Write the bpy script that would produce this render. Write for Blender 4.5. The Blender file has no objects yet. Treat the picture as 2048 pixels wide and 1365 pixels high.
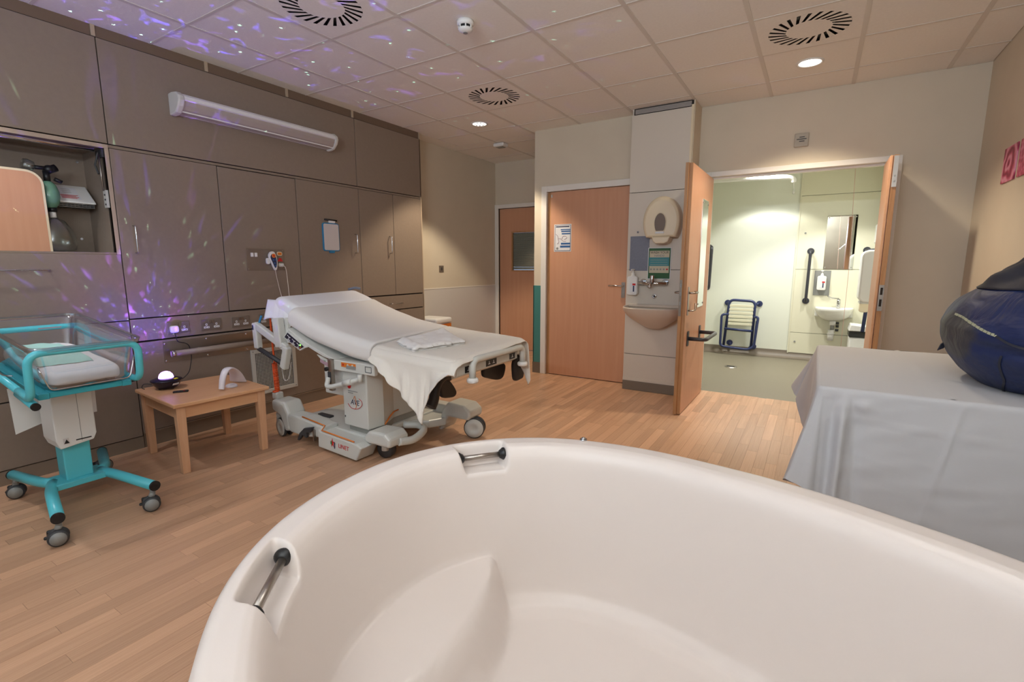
import bpy, bmesh, math, random
from mathutils import Vector, Matrix, noise
random.seed(7)
SC = bpy.context.scene
COL = SC.collection
PI = math.pi
sin, cos = math.sin, math.cos

# ------------------------------------------------------------------ camera
CAM = Vector((3.4675, -1.7576, 1.2872))
F_PX, YAW, PITCH = 976.96, 0.5531, -0.1556
cd = bpy.data.cameras.new('camera')
cd.sensor_fit = 'HORIZONTAL'; cd.sensor_width = 36.0
cd.lens = F_PX * 36.0 / 2048.0
cd.clip_start = 0.02
co = bpy.data.objects.new('camera', cd); COL.objects.link(co)
co.location = CAM
FWD = Vector((-sin(YAW)*cos(PITCH), cos(YAW)*cos(PITCH), sin(PITCH)))
RGT = Vector((cos(YAW), sin(YAW), 0))
UPV = RGT.cross(FWD)
co.rotation_euler = FWD.to_track_quat('-Z', 'Y').to_euler()
SC.camera = co

# ------------------------------------------------------------------ view
vs = SC.view_settings
vs.view_transform = 'Standard'; vs.look = 'None'; vs.gamma = 1.0
vs.use_curve_mapping = False
vs.exposure = 0.10

# ------------------------------------------------------------------ world
W = bpy.data.worlds.new('world'); SC.world = W; W.use_nodes = True
wn = W.node_tree
wn.nodes['Background'].inputs[0].default_value = (0.55, 0.68, 1.0, 1)
wn.nodes['Background'].inputs[1].default_value = 0.6

# ------------------------------------------------------------------ lights
WARM = (1.0, 0.85, 0.64)
def spot(name, loc, power, col=WARM, ang=100, blend=0.35, size=0.05, target=None):
    l = bpy.data.lights.new(name, 'SPOT'); l.energy = power; l.color = col
    l.spot_size = math.radians(ang); l.spot_blend = blend; l.shadow_soft_size = size
    o = bpy.data.objects.new(name, l); COL.objects.link(o); o.location = loc
    if target:
        o.rotation_euler = (Vector(target)-Vector(loc)).to_track_quat('-Z','Y').to_euler()
    return o
def area(name, loc, target, sx, sy, power, col):
    l = bpy.data.lights.new(name, 'AREA'); l.shape = 'RECTANGLE'; l.size = sx; l.size_y = sy
    l.energy = power; l.color = col
    o = bpy.data.objects.new(name, l); COL.objects.link(o); o.location = loc
    o.rotation_euler = (Vector(target)-Vector(loc)).to_track_quat('-Z','Y').to_euler()
    return o
CEIL = 2.765
DOWNLIGHTS = [(0.29, 2.71, 122, WARM), (3.30, 2.71, 98, WARM), (0.0, -1.35, 52, (0.97, 0.97, 1.0)),
              (3.30, -0.60, 26, (1.0, 0.96, 0.93)), (3.30, -2.70, 8, (0.98, 0.98, 1.0))]  # lamps in the front half are assumed, out of view
for (x, y, p, c) in DOWNLIGHTS:
    spot('downlight_lamp', (x, y, CEIL-0.03), p, c, ang=118 if (x > 3 and y > 2) else 100, blend=0.55 if (x > 3 and y > 2) else 0.3, size=0.06)
BATHLIGHTS = [(2.85, 5.25, 190), (3.80, 4.90, 120)]  # assumed lamps, unseen above the bathroom doorway
for (x, y, p) in BATHLIGHTS:
    spot('assumed_bathroom_lamp', (x, y, 2.57), p, (1.0, 1.0, 0.95), ang=112, blend=0.25, size=0.10)
# cool fill light added at an assumed window, unseen behind the camera
area('assumed_window_fill', (1.35, -3.35, 1.75), (1.35, 0.0, 1.2), 2.2, 1.2, 20, (0.66, 0.82, 1.0))
# uplighters added out of view as fill, to brighten the ceiling
FILL_UPLIGHTS = [((2.9, -3.06, 2.10), (2.9, -2.2, 2.765), 1.2, 92), ((4.31, -1.9, 2.10), (3.6, -1.9, 2.765), 1.2, 34)]
for (p, t, s, e) in FILL_UPLIGHTS:
    area('fill_uplight', p, t, s if p[1] < -3 else 0.08, 0.08 if p[1] < -3 else s, e, (0.80, 0.90, 1.0))

# ------------------------------------------------------------------ materials
def s2l(c):
    c = c/255.0
    return c/12.92 if c <= 0.04045 else ((c+0.055)/1.055)**2.4
def rgb(r, g, b): return (s2l(r), s2l(g), s2l(b), 1.0)
def N(nt, kind, **kw):
    n = nt.nodes.new(kind)
    for k, v in kw.items(): setattr(n, k, v)
    return n
def mat(name, col, rough=0.5, metal=0.0, spec=0.5, bump=0.0, bscale=200.0, var=0.0, vscale=3.0,
        emit=None, estr=0.0, trans=0.0, alpha=1.0, coat=0.0, sheen=0.0, stretch=None):
    m = bpy.data.materials.new(name); m.use_nodes = True
    nt = m.node_tree; b = nt.nodes['Principled BSDF']
    c = rgb(*col) if max(col) > 1.0 else (*col, 1.0)
    b.inputs['Base Color'].default_value = c
    b.inputs['Roughness'].default_value = rough
    b.inputs['Metallic'].default_value = metal
    b.inputs['Specular IOR Level'].default_value = spec
    if trans: b.inputs['Transmission Weight'].default_value = trans
    if alpha < 1: b.inputs['Alpha'].default_value = alpha
    if coat: b.inputs['Coat Weight'].default_value = coat
    if sheen: b.inputs['Sheen Weight'].default_value = sheen
    if emit:
        b.inputs['Emission Color'].default_value = (*emit, 1); b.inputs['Emission Strength'].default_value = estr
    if bump or var:
        tc = N(nt, 'ShaderNodeTexCoord'); src = tc.outputs['Object']
        if stretch:
            mp = N(nt, 'ShaderNodeMapping'); mp.inputs['Scale'].default_value = stretch
            nt.links.new(src, mp.inputs['Vector']); src = mp.outputs['Vector']
    if var:
        nz = N(nt, 'ShaderNodeTexNoise'); nz.inputs['Scale'].default_value = vscale; nz.inputs['Detail'].default_value = 4
        nt.links.new(src, nz.inputs['Vector'])
        mr = N(nt, 'ShaderNodeMapRange'); mr.inputs[1].default_value = 0.3; mr.inputs[2].default_value = 0.7
        mr.inputs[3].default_value = 1-var; mr.inputs[4].default_value = 1+var
        nt.links.new(nz.outputs['Fac'], mr.inputs[0])
        hs = N(nt, 'ShaderNodeHueSaturation'); hs.inputs['Color'].default_value = c
        nt.links.new(mr.outputs[0], hs.inputs['Value']); nt.links.new(hs.outputs[0], b.inputs['Base Color'])
    if bump:
        nb = N(nt, 'ShaderNodeTexNoise'); nb.inputs['Scale'].default_value = bscale; nb.inputs['Detail'].default_value = 3
        nt.links.new(src, nb.inputs['Vector'])
        bp = N(nt, 'ShaderNodeBump'); bp.inputs['Strength'].default_value = bump; bp.inputs['Distance'].default_value = 0.004
        nt.links.new(nb.outputs['Fac'], bp.inputs['Height']); nt.links.new(bp.outputs[0], b.inputs['Normal'])
    return m
def wood(name, dark, light, grain=(30, 30, 2.0), rough=0.45, amount=1.0, random_tone=0.0):
    """wood grain stretched along one axis of the object"""
    m = bpy.data.materials.new(name); m.use_nodes = True
    nt = m.node_tree; b = nt.nodes['Principled BSDF']; b.inputs['Roughness'].default_value = rough
    tc = N(nt, 'ShaderNodeTexCoord'); mp = N(nt, 'ShaderNodeMapping'); mp.inputs['Scale'].default_value = grain
    nt.links.new(tc.outputs['Object'], mp.inputs['Vector'])
    vec = mp.outputs['Vector']
    if random_tone:
        oi = N(nt, 'ShaderNodeObjectInfo'); ge = N(nt, 'ShaderNodeNewGeometry')
        ad = N(nt, 'ShaderNodeMath', operation='ADD'); fr = N(nt, 'ShaderNodeMath', operation='FRACT')
        nt.links.new(oi.outputs['Random'], ad.inputs[0]); nt.links.new(ge.outputs['Random Per Island'], ad.inputs[1])
        nt.links.new(ad.outputs[0], fr.inputs[0]); rnd = fr.outputs[0]
        cm = N(nt, 'ShaderNodeCombineXYZ'); ml = N(nt, 'ShaderNodeMath', operation='MULTIPLY'); ml.inputs[1].default_value = 61.0
        nt.links.new(rnd, ml.inputs[0])
        for k in range(3): nt.links.new(ml.outputs[0], cm.inputs[k])
        va = N(nt, 'ShaderNodeVectorMath', operation='ADD')
        nt.links.new(vec, va.inputs[0]); nt.links.new(cm.outputs[0], va.inputs[1]); vec = va.outputs[0]
    nz = N(nt, 'ShaderNodeTexNoise'); nz.inputs['Scale'].default_value = 1.0; nz.inputs['Detail'].default_value = 5
    nz.inputs['Roughness'].default_value = 0.6; nz.inputs['Distortion'].default_value = 0.3
    nt.links.new(vec, nz.inputs['Vector'])
    cr = N(nt, 'ShaderNodeValToRGB'); cr.color_ramp.elements[0].color = rgb(*dark); cr.color_ramp.elements[1].color = rgb(*light)
    cr.color_ramp.elements[0].position = 0.5-0.28/amount; cr.color_ramp.elements[1].position = 0.5+0.28/amount
    nt.links.new(nz.outputs['Fac'], cr.inputs[0]); colr = cr.outputs[0]
    if random_tone:
        hs = N(nt, 'ShaderNodeHueSaturation'); mr = N(nt, 'ShaderNodeMapRange')
        mr.inputs[3].default_value = 1-random_tone; mr.inputs[4].default_value = 1+random_tone
        nt.links.new(rnd, mr.inputs[0]); nt.links.new(mr.outputs[0], hs.inputs['Value']); nt.links.new(colr, hs.inputs['Color'])
        colr = hs.outputs[0]
    nt.links.new(colr, b.inputs['Base Color'])
    bp = N(nt, 'ShaderNodeBump'); bp.inputs['Strength'].default_value = 0.06; bp.inputs['Distance'].default_value = 0.002
    nt.links.new(nz.outputs['Fac'], bp.inputs['Height']); nt.links.new(bp.outputs[0], b.inputs['Normal'])
    return m
def clear_mat(name, col, weight, rough=0.05):
    """thin clear plastic: mostly transparent with a glossy film"""
    m = bpy.data.materials.new(name); m.use_nodes = True
    nt = m.node_tree; out = nt.nodes['Material Output']; nt.nodes.remove(nt.nodes['Principled BSDF'])
    t = N(nt, 'ShaderNodeBsdfTransparent'); t.inputs[0].default_value = (*col, 1)
    g = N(nt, 'ShaderNodeBsdfGlossy'); g.inputs['Roughness'].default_value = rough
    lw = N(nt, 'ShaderNodeLayerWeight'); lw.inputs[0].default_value = 0.35
    ma = N(nt, 'ShaderNodeMath', operation='MULTIPLY_ADD'); ma.inputs[1].default_value = 0.65; ma.inputs[2].default_value = weight
    nt.links.new(lw.outputs['Facing'], ma.inputs[0])
    mx = N(nt, 'ShaderNodeMixShader'); nt.links.new(ma.outputs[0], mx.inputs[0])
    nt.links.new(t.outputs[0], mx.inputs[1]); nt.links.new(g.outputs[0], mx.inputs[2]); nt.links.new(mx.outputs[0], out.inputs[0])
    return m

M = {}
M['taupe'] = mat('taupe_laminate', (136, 120, 106), 0.42, bump=0.05, bscale=420, var=0.03, vscale=40)
M['taupe_edge'] = mat('taupe_edging', (176, 156, 134), 0.5)
M['brown_fascia'] = mat('brown_fascia', (112, 92, 76), 0.5, bump=0.05, bscale=300)
M['gap'] = mat('dark_gap', (38, 30, 24), 0.8)
M['tile'] = mat('ceiling_tile', (236, 233, 228), 0.9, bump=0.25, bscale=260, var=0.02, vscale=60)
M['tbar'] = mat('ceiling_grid_metal', (214, 209, 202), 0.5)
M['cream'] = mat('cream_paint', (208, 196, 176), 0.7, bump=0.06, bscale=240, var=0.02, vscale=4)
M['greywall'] = mat('pale_wall_sheet', (205, 200, 195), 0.45, bump=0.04, bscale=300)
M['duct'] = mat('pale_grey_laminate', (208, 198, 184), 0.4, bump=0.04, bscale=400)
M['white_gloss'] = mat('white_gloss_paint', (226, 221, 213), 0.3)
M['teal_dado'] = mat('teal_wall_sheet', (68, 128, 122), 0.4)
M['cove'] = mat('cove_vinyl', (116, 104, 90), 0.5)
M['skirt'] = mat('taupe_skirting', (128, 112, 96), 0.45)
M['beech'] = wood('beech_door', (192, 138, 106), (206, 156, 124), (26, 26, 1.2), 0.42, 0.6)
M['lipping'] = wood('oak_lipping', (156, 108, 66), (194, 146, 98), (60, 60, 3), 0.5)
M['table'] = wood('beech_table', (204, 150, 108), (222, 174, 132), (18, 3, 18), 0.4, 0.8)
M['tableleg'] = wood('beech_leg', (200, 148, 110), (222, 176, 138), (40, 40, 4), 0.45, 0.8)
M['plank'] = wood('wood_effect_strip', (174, 130, 99), (214, 173, 140), (34, 1.6, 10), 0.36, 0.85, 0.15)
M['floorbase'] = mat('floor_screed', (150, 110, 78), 0.7)
M['bathwall'] = mat('bathroom_wall_sheet', (230, 232, 218), 0.35, bump=0.02, bscale=200)
M['bathpanel'] = mat('bathroom_cream_panel', (226, 222, 198), 0.35)
M['bathfloor'] = mat('bathroom_vinyl', (122, 114, 97), 0.5, var=0.08, vscale=300, bump=0.05, bscale=300)
M['steel'] = mat('brushed_steel', (168, 160, 152), 0.34, 1.0, bump=0.03, bscale=300)
M['plate'] = mat('satin_steel_plate', (136, 124, 112), 0.36, 0.45, bump=0.02, bscale=400)
M['chrome'] = mat('chrome', (205, 205, 208), 0.09, 1.0)
M['mirror'] = mat('mirror_glass', (230, 233, 230), 0.02, 1.0)
M['white_plastic'] = mat('white_plastic', (228, 226, 222), 0.35)
M['grey_plastic'] = mat('light_grey_plastic', (198, 196, 188), 0.38)
M['mid_grey'] = mat('mid_grey_plastic', (140, 140, 136), 0.45)
M['dark_grey'] = mat('dark_grey_rubber', (58, 58, 60), 0.55)
M['black'] = mat('black_plastic', (22, 22, 24), 0.4)
M['black_rubber'] = mat('black_padding', (34, 29, 27), 0.5, bump=0.08, bscale=300)
M['cream_plastic'] = mat('cream_plastic', (222, 206, 176), 0.28)
M['window_dark'] = mat('smoked_window', (112, 94, 80), 0.45)
M['ceramic'] = mat('white_ceramic', (232, 230, 222), 0.12)
M['basin'] = mat('moulded_basin', (206, 192, 176), 0.3)
M['tub'] = mat('white_acrylic', (226, 215, 208), 0.36, bump=0.03, bscale=420)
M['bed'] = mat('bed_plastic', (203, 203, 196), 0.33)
M['bed2'] = mat('bed_column_grey', (150, 150, 142), 0.45)  # darker grey plastic of the lower column section
M['orange'] = mat('orange_trim', (216, 120, 40), 0.4)
M['orange_hose'] = mat('orange_hose', (222, 84, 30), 0.4)
M['red'] = mat('red_print', (196, 34, 36), 0.5)
M['green'] = mat('green_print', (50, 130, 70), 0.5)
M['blueprint'] = mat('blue_print', (52, 96, 150), 0.5)
M['navyprint'] = mat('navy_print', (44, 50, 84), 0.5)
M['pinkstrip'] = mat('mauve_label', (170, 140, 150), 0.5)
M['sheet_white'] = mat('white_sheet', (236, 235, 236), 0.85, bump=0.12, bscale=90, sheen=0.1)
M['sheet_grey'] = mat('off_white_sheet', (226, 222, 217), 0.85, bump=0.12, bscale=70, sheen=0.1)
M['sheet_cream'] = mat('cream_cotton_sheet', (230, 223, 212), 0.88, bump=0.2, bscale=60, sheen=0.1)
M['towel'] = mat('white_towel', (238, 234, 230), 0.95, bump=0.25, bscale=150, sheen=0.2)
M['trolley_sheet'] = mat('lilac_grey_sheet', (194, 193, 195), 0.85, bump=0.1, bscale=40, sheen=0.1)
M['cotton_green'] = mat('pale_green_blanket', (172, 220, 210), 0.95, bump=0.3, bscale=160, sheen=0.2)
M['teal'] = mat('turquoise_enamel', (88, 192, 204), 0.3)
M['teal_dark'] = mat('turquoise_tray', (52, 156, 168), 0.35)
M['perspex'] = clear_mat('clear_perspex', (0.92, 0.95, 0.97), 0.09)
M['clear_soft'] = clear_mat('clear_soft_plastic', (0.80, 0.86, 0.84), 0.12, 0.2)
M['green_clear'] = mat('green_translucent_silicone', (120, 168, 140), 0.2, trans=0.35)
M['lid_clear'] = mat('diffuser_plastic', (188, 176, 168), 0.25, trans=0.25)
M['navy'] = mat('navy_vinyl', (38, 56, 108), 0.42, bump=0.06, bscale=120, var=0.12, vscale=6)
M['charcoal'] = mat('charcoal_fabric', (44, 46, 58), 0.6, bump=0.06, bscale=150)
M['seam'] = mat('seam_thread', (178, 178, 150), 0.7)
M['navy_tube'] = mat('navy_enamel_tube', (44, 54, 96), 0.35)
M['charcoal_tube'] = mat('charcoal_rail', (52, 52, 58), 0.4)
M['slat'] = mat('cream_slat', (226, 222, 196), 0.45)
M['blueplastic'] = mat('blue_plastic', (40, 126, 170), 0.4)
M['board'] = mat('whiteboard_face', (206, 198, 194), 0.3)
M['beige_wire'] = mat('cream_wire', (216, 206, 192), 0.5)
M['wire'] = mat('steel_wire', (150, 150, 150), 0.35, 0.8)
M['yellow'] = mat('yellow_label', (214, 206, 40), 0.5)
M['paper'] = mat('paper', (222, 222, 224), 0.7)
M['greyboard'] = mat('blue_grey_board', (120, 124, 138), 0.6, var=0.05, vscale=60)
M['dkgreen'] = mat('dark_green_print', (38, 88, 44), 0.55)
M['tealprint'] = mat('teal_print', (62, 134, 142), 0.55)
M['creamprint'] = mat('cream_print', (196, 186, 160), 0.6)
M['pinkpic'] = mat('pink_print', (176, 62, 96), 0.5)
M['projector'] = mat('projector_shell', (22, 18, 44), 0.25)
M['lamp_white'] = mat('pearl_white_plastic', (216, 210, 216), 0.3)
M['lens'] = mat('downlight_lens', (255, 255, 255), 0.3, emit=(1.0, 0.95, 0.86), estr=6.0)
M['lens_dim'] = mat('downlight_lens_dim', (235, 235, 235), 0.2, emit=(1.0, 0.97, 0.92), estr=2.2)
M['dome'] = mat('lit_dome', (200, 160, 255), 0.2, emit=(0.55, 0.30, 1.0), estr=5.0)
M['led_green'] = mat('green_led', (80, 255, 60), 0.3, emit=(0.2, 1.0, 0.1), estr=3.0)
M['shower_rail'] = mat('white_rail', (244, 244, 240), 0.3)
M['blind'] = mat('blind_slat', (160, 164, 150), 0.5)
M['glass'] = clear_mat('window_glass', (0.85, 0.9, 0.9), 0.08)
M['pinkcord'] = mat('pink_cord', (232, 186, 172), 0.6)
M['liner'] = mat('black_bin_liner', (40, 42, 40), 0.35)

# ------------------------------------------------------------------ mesh helpers
ORG = {}
def org(o): return ORG.get(o.name, Vector((0, 0, 0))) if o else Vector((0, 0, 0))
def rotm(rx=0, ry=0, rz=0):
    return Matrix.Rotation(rz, 3, 'Z') @ Matrix.Rotation(ry, 3, 'Y') @ Matrix.Rotation(rx, 3, 'X')
def cr(pts, n=8, closed=False):
    """Catmull-Rom through points"""
    P = [Vector(p) for p in pts]; out = []
    L = len(P); rng = range(L) if closed else range(L-1)
    for i in rng:
        p1, p2 = P[i], P[(i+1) % L]
        p0 = P[(i-1) % L] if (closed or i > 0) else p1*2-p2
        p3 = P[(i+2) % L] if (closed or i+2 < L) else p2*2-p1
        for k in range(n):
            t = k/n; t2 = t*t; t3 = t2*t
            out.append(0.5*((2*p1)+(p2-p0)*t+(2*p0-5*p1+4*p2-p3)*t2+(3*p1-p0-3*p2+p3)*t3))
    if not closed: out.append(P[-1])
    return out
def fillet(pts, r, n=5, closed=False):
    """round the corners of a polyline"""
    P = [Vector(p) for p in pts]; out = []; L = len(P)
    for i in range(L):
        if not closed and i in (0, L-1): out.append(P[i]); continue
        a, b, c = P[i-1], P[i], P[(i+1) % L]
        d1, d2 = (a-b), (c-b); rr = min(r, d1.length*0.49, d2.length*0.49)
        s, e = b+d1.normalized()*rr, b+d2.normalized()*rr
        for k in range(n+1):
            t = k/n; out.append((1-t)*(1-t)*s+2*t*(1-t)*b+t*t*e)
    return out
class MB:
    def __init__(s): s.v = []; s.f = []; s.sm = []; s.mi = []; s.cur = 0
    def add(s, vs, fs, smooth=False):
        b = len(s.v); s.v.extend(Vector(v) for v in vs)
        for f in fs: s.f.append([i+b for i in f]); s.sm.append(smooth); s.mi.append(s.cur)
        return s
    def box(s, x0, x1, y0, y1, z0, z1):
        v = [(x, y, z) for z in (z0, z1) for y in (y0, y1) for x in (x0, x1)]
        return s.add(v, [(0,2,3,1),(4,5,7,6),(0,1,5,4),(2,6,7,3),(0,4,6,2),(1,3,7,5)])
    def obox(s, c, size, R=None):
        c = Vector(c); R = R or Matrix.Identity(3); hx, hy, hz = [k/2 for k in size]
        v = [c+R@Vector((x, y, z)) for z in (-hz, hz) for y in (-hy, hy) for x in (-hx, hx)]
        return s.add(v, [(0,2,3,1),(4,5,7,6),(0,1,5,4),(2,6,7,3),(0,4,6,2),(1,3,7,5)])
    def tube(s, pts, r, n=10, closed=False, rf=None, caps=True):
        P = [Vector(p) for p in pts]; L = len(P); vs = []; fs = []
        t0 = (P[1]-P[0]).normalized(); up = Vector((0,0,1)) if abs(t0.z) < 0.9 else Vector((1,0,0))
        u = up.cross(t0).normalized()
        for i in range(L):
            a = P[i-1] if (i > 0 or closed) else P[i]; b = P[(i+1) % L] if (i < L-1 or closed) else P[i]
            t = (b-a).normalized(); u = (u-t*u.dot(t))
            u = u.normalized() if u.length > 1e-6 else t.orthogonal().normalized()
            w = t.cross(u); rr = rf(i/(L-1)) if rf else r
            for k in range(n):
                an = 2*PI*k/n; vs.append(P[i]+(u*cos(an)+w*sin(an))*rr)
        for i in range(L if closed else L-1):
            for k in range(n):
                j = (i+1) % L; fs.append((i*n+k, i*n+(k+1) % n, j*n+(k+1) % n, j*n+k))
        s.add(vs, fs, True)
        if caps and not closed:
            b = len(s.v)-len(vs)
            for ring, rev in ((0, True), (L-1, False)):
                idx = [b+ring*n+k for k in range(n)]
                if rev: idx.reverse()
                s.f.append(idx); s.sm.append(False); s.mi.append(s.cur)
        return s
    def cyl(s, p0, p1, r, n=20, r2=None):
        p0, p1 = Vector(p0), Vector(p1); r2 = r if r2 is None else r2
        t = (p1-p0).normalized(); u = t.orthogonal().normalized(); w = t.cross(u)
        v = [p0+(u*cos(2*PI*k/n)+w*sin(2*PI*k/n))*r for k in range(n)]+[p1+(u*cos(2*PI*k/n)+w*sin(2*PI*k/n))*r2 for k in range(n)]
        s.add(v, [(k, (k+1) % n, n+(k+1) % n, n+k) for k in range(n)], True)
        b = len(s.v)-2*n
        s.f.append([b+k for k in reversed(range(n))]); s.sm.append(False); s.mi.append(s.cur)
        s.f.append([b+n+k for k in range(n)]); s.sm.append(False); s.mi.append(s.cur)
        return s
    def lathe(s, prof, c=(0,0,0), axis=(0,0,1), n=28, sx=1.0, sy=1.0, smooth=True):
        c = Vector(c); t = Vector(axis).normalized()
        u = Vector((1,0,0)) if abs(t.z) > 0.9 else Vector((0,0,1)).cross(t).normalized(); w = t.cross(u)
        vs = []; fs = []
        for (r, z) in prof:
            for k in range(n):
                a = 2*PI*k/n; vs.append(c+t*z+u*(cos(a)*r*sx)+w*(sin(a)*r*sy))
        for i in range(len(prof)-1):
            for k in range(n): fs.append((i*n+k, i*n+(k+1) % n, (i+1)*n+(k+1) % n, (i+1)*n+k))
        return s.add(vs, fs, smooth)
    def prism(s, poly, fn, d0, d1):
        """polygon (a,b) extruded; fn(a,b,d)->point"""
        n = len(poly)
        v = [fn(a, b, d0) for a, b in poly]+[fn(a, b, d1) for a, b in poly]
        return s.add(v, [tuple(reversed(range(n))), tuple(range(n, 2*n))]+[(k, (k+1) % n, n+(k+1) % n, n+k) for k in range(n)])
    def grid(s, fn, nu, nv, cu=False, cv=False, smooth=True):
        vs = [fn(i/(nu if cu else nu-1), j/(nv if cv else nv-1)) for i in range(nu) for j in range(nv)]
        fs = []
        for i in range(nu if cu else nu-1):
            for j in range(nv if cv else nv-1):
                a, b = i*nv+j, i*nv+(j+1) % nv; c, d = ((i+1) % nu)*nv+(j+1) % nv, ((i+1) % nu)*nv+j
                fs.append((a, b, c, d))
        return s.add(vs, fs, smooth)
    def ball(s, c, rx, ry=None, rz=None, nu=20, nv=12, R=None):
        ry = ry or rx; rz = rz or rx; c = Vector(c); R = R or Matrix.Identity(3)
        return s.grid(lambda u, v: c+R@Vector((rx*cos(2*PI*u)*sin(PI*v), ry*sin(2*PI*u)*sin(PI*v), rz*cos(PI*v))), nu, nv, True, False)
    def build(s, name, m, parent=None, bevel=0.0, local=False, subsurf=0, solid=0.0, seg=2, fix=True):
        o_ = Vector((0,0,0)) if local else org(parent)
        me = bpy.data.meshes.new(name)
        me.from_pydata([v-o_ for v in s.v], [], s.f)
        me.polygons.foreach_set('use_smooth', s.sm); me.polygons.foreach_set('material_index', s.mi)
        for k in (m if isinstance(m, (list, tuple)) else [m]): me.materials.append(M[k] if isinstance(k, str) else k)
        if fix:
            bm = bmesh.new(); bm.from_mesh(me); bmesh.ops.recalc_face_normals(bm, faces=bm.faces); bm.to_mesh(me); bm.free()
        me.update()
        o = bpy.data.objects.new(name, me); COL.objects.link(o)
        if parent: o.parent = parent
        ORG[o.name] = org(parent)
        if solid:
            md = o.modifiers.new('solid', 'SOLIDIFY'); md.thickness = solid; md.offset = 0
        if bevel:
            md = o.modifiers.new('bevel', 'BEVEL'); md.width = bevel; md.segments = seg; md.limit_method = 'ANGLE'; md.angle_limit = math.radians(40)
        if subsurf:
            md = o.modifiers.new('subsurf', 'SUBSURF'); md.levels = subsurf; md.render_levels = subsurf
        return o
def tag(o, label=None, cat=None, group=None, kind=None):
    if label: o['label'] = label
    if cat: o['category'] = cat
    if group: o['group'] = group
    if kind: o['kind'] = kind
    return o
def thing(name, loc, label, cat, group=None, rz=0.0):
    o = bpy.data.objects.new(name, None); COL.objects.link(o); o.empty_display_size = 0.05
    o.location = loc; o.rotation_euler = (0, 0, rz); ORG[o.name] = Vector(loc)
    return tag(o, label, cat, group)
def struct(mb, name, m, parent=None, bevel=0.0):
    o = mb.build(name, m, parent, bevel)
    if not parent: o['kind'] = 'structure'
    return o
def dup(root, delta, label=None, rz=None):
    def cp(o, par):
        c = o.copy(); COL.objects.link(c); ORG[c.name] = ORG.get(o.name, Vector()) + Vector(delta)
        if par: c.parent = par
        for ch in list(KIDS.get(o.name, [])): cp(ch, c)
        return c
    KIDS = {}
    for o in COL.objects:
        if o.parent: KIDS.setdefault(o.parent.name, []).append(o)
    c = cp(root, None); c.location = root.location + Vector(delta)
    if rz is not None: c.rotation_euler = (0, 0, rz)
    if label: c['label'] = label
    return c
def box(*a): return MB().box(*a)
def text(name, s, size, m, parent, p, right, up, depth=0.0006, align='CENTER', sx=1.0):
    cu = bpy.data.curves.new(name, 'FONT'); cu.body = s; cu.size = size; cu.align_x = align; cu.extrude = depth
    cu.resolution_u = 3
    t = bpy.data.objects.new(name, cu); COL.objects.link(t)
    bpy.context.view_layer.update()
    dg = bpy.context.evaluated_depsgraph_get()
    me = bpy.data.meshes.new_from_object(t.evaluated_get(dg))
    bpy.data.objects.remove(t); me.materials.clear(); me.materials.append(M[m])
    r, u = Vector(right).normalized(), Vector(up).normalized(); n = r.cross(u)
    p = Vector(p)-org(parent)
    for v in me.vertices: v.co = p+r*(v.co.x*sx)+u*v.co.y+n*v.co.z
    o = bpy.data.objects.new(name, me); COL.objects.link(o); o.parent = parent; ORG[o.name] = org(parent)
    return o
def proj(p):
    d = Vector(p)-CAM; z = d.dot(FWD)
    return (1024+F_PX*d.dot(RGT)/z, 682.5-F_PX*d.dot(UPV)/z, z)
def rrect(w, h, r, n=5, cx=0, cy=0):
    """rounded rectangle outline"""
    out = []
    for (sx, sy, a0) in ((1,1,0),(-1,1,PI/2),(-1,-1,PI),(1,-1,1.5*PI)):
        for k in range(n+1):
            a = a0+PI/2*k/n; out.append((cx+sx*(w/2-r)+r*cos(a), cy+sy*(h/2-r)+r*sin(a)))
    return out
fX = lambda x0: (lambda a, b, d: (x0+d, a, b))     # polygon in (y,z) extruded along x
fY = lambda y0: (lambda a, b, d: (a, y0+d, b))     # polygon in (x,z) extruded along y
fZ = lambda z0: (lambda a, b, d: (a, b, z0+d))
# ================================================================== STRUCTURE
XL, XR, YB, YF = -0.49, 4.45, 3.30, -3.20
# ---- floor: screed plus individual wood-effect strips
floor = struct(MB().box(-1.0, 4.6, -3.35, 4.75, -0.12, -0.006), 'floor', 'floorbase')
def plank_layout():
    out = []; w = 0.066; x = -0.74
    rnd = random.Random(3)
    while x < XR+0.02:
        yend = 4.56 if x < 0.66 else 3.46
        y = -3.2-rnd.random()*0.7
        while y < yend:
            l = rnd.choice([0.32, 0.42, 0.5, 0.6, 0.72, 0.85])
            out.append((x, max(y, -3.2), w, min(y+l, yend)-max(y, -3.2))); y += l
        x += w
    return [p for p in out if p[3] > 0.02]
def plank_rank(p):
    c = (p[0]+p[2]/2, p[1]+p[3]/2, 0)
    u, v, z = proj(c)
    if z < 0.3 or not (-150 < u < 2200 and 0 < v < 1500): return 1e9
    # under the pool, far from view, or behind furniture
    if (c[0]-3.42)**2/1.15**2+(c[1]+1.0)**2/0.8**2 < 1: return 1e8
    if c[0] > 3.5 and c[1] < 1.8: return 1e8
    return z
pl = sorted(plank_layout(), key=plank_rank)
unit = None; rest = MB()
for i, (x, y, w, l) in enumerate(pl):
    if i < 300:
        if unit is None:
            unit = MB().box(0, 1, 0, 1, -0.005, 0).build('plank', 'plank', floor); o = unit
        else:
            o = unit.copy(); COL.objects.link(o)
        o.location = (x+0.0004, y+0.0004, 0); o.scale = (w-0.0008, l-0.0008, 1)
    else: rest.box(x+0.0004, x+w-0.0004, y+0.0004, y+l-0.0004, -0.005, 0)
tag(rest.build('plank_remainder', 'plank', floor), kind='stuff')

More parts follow.
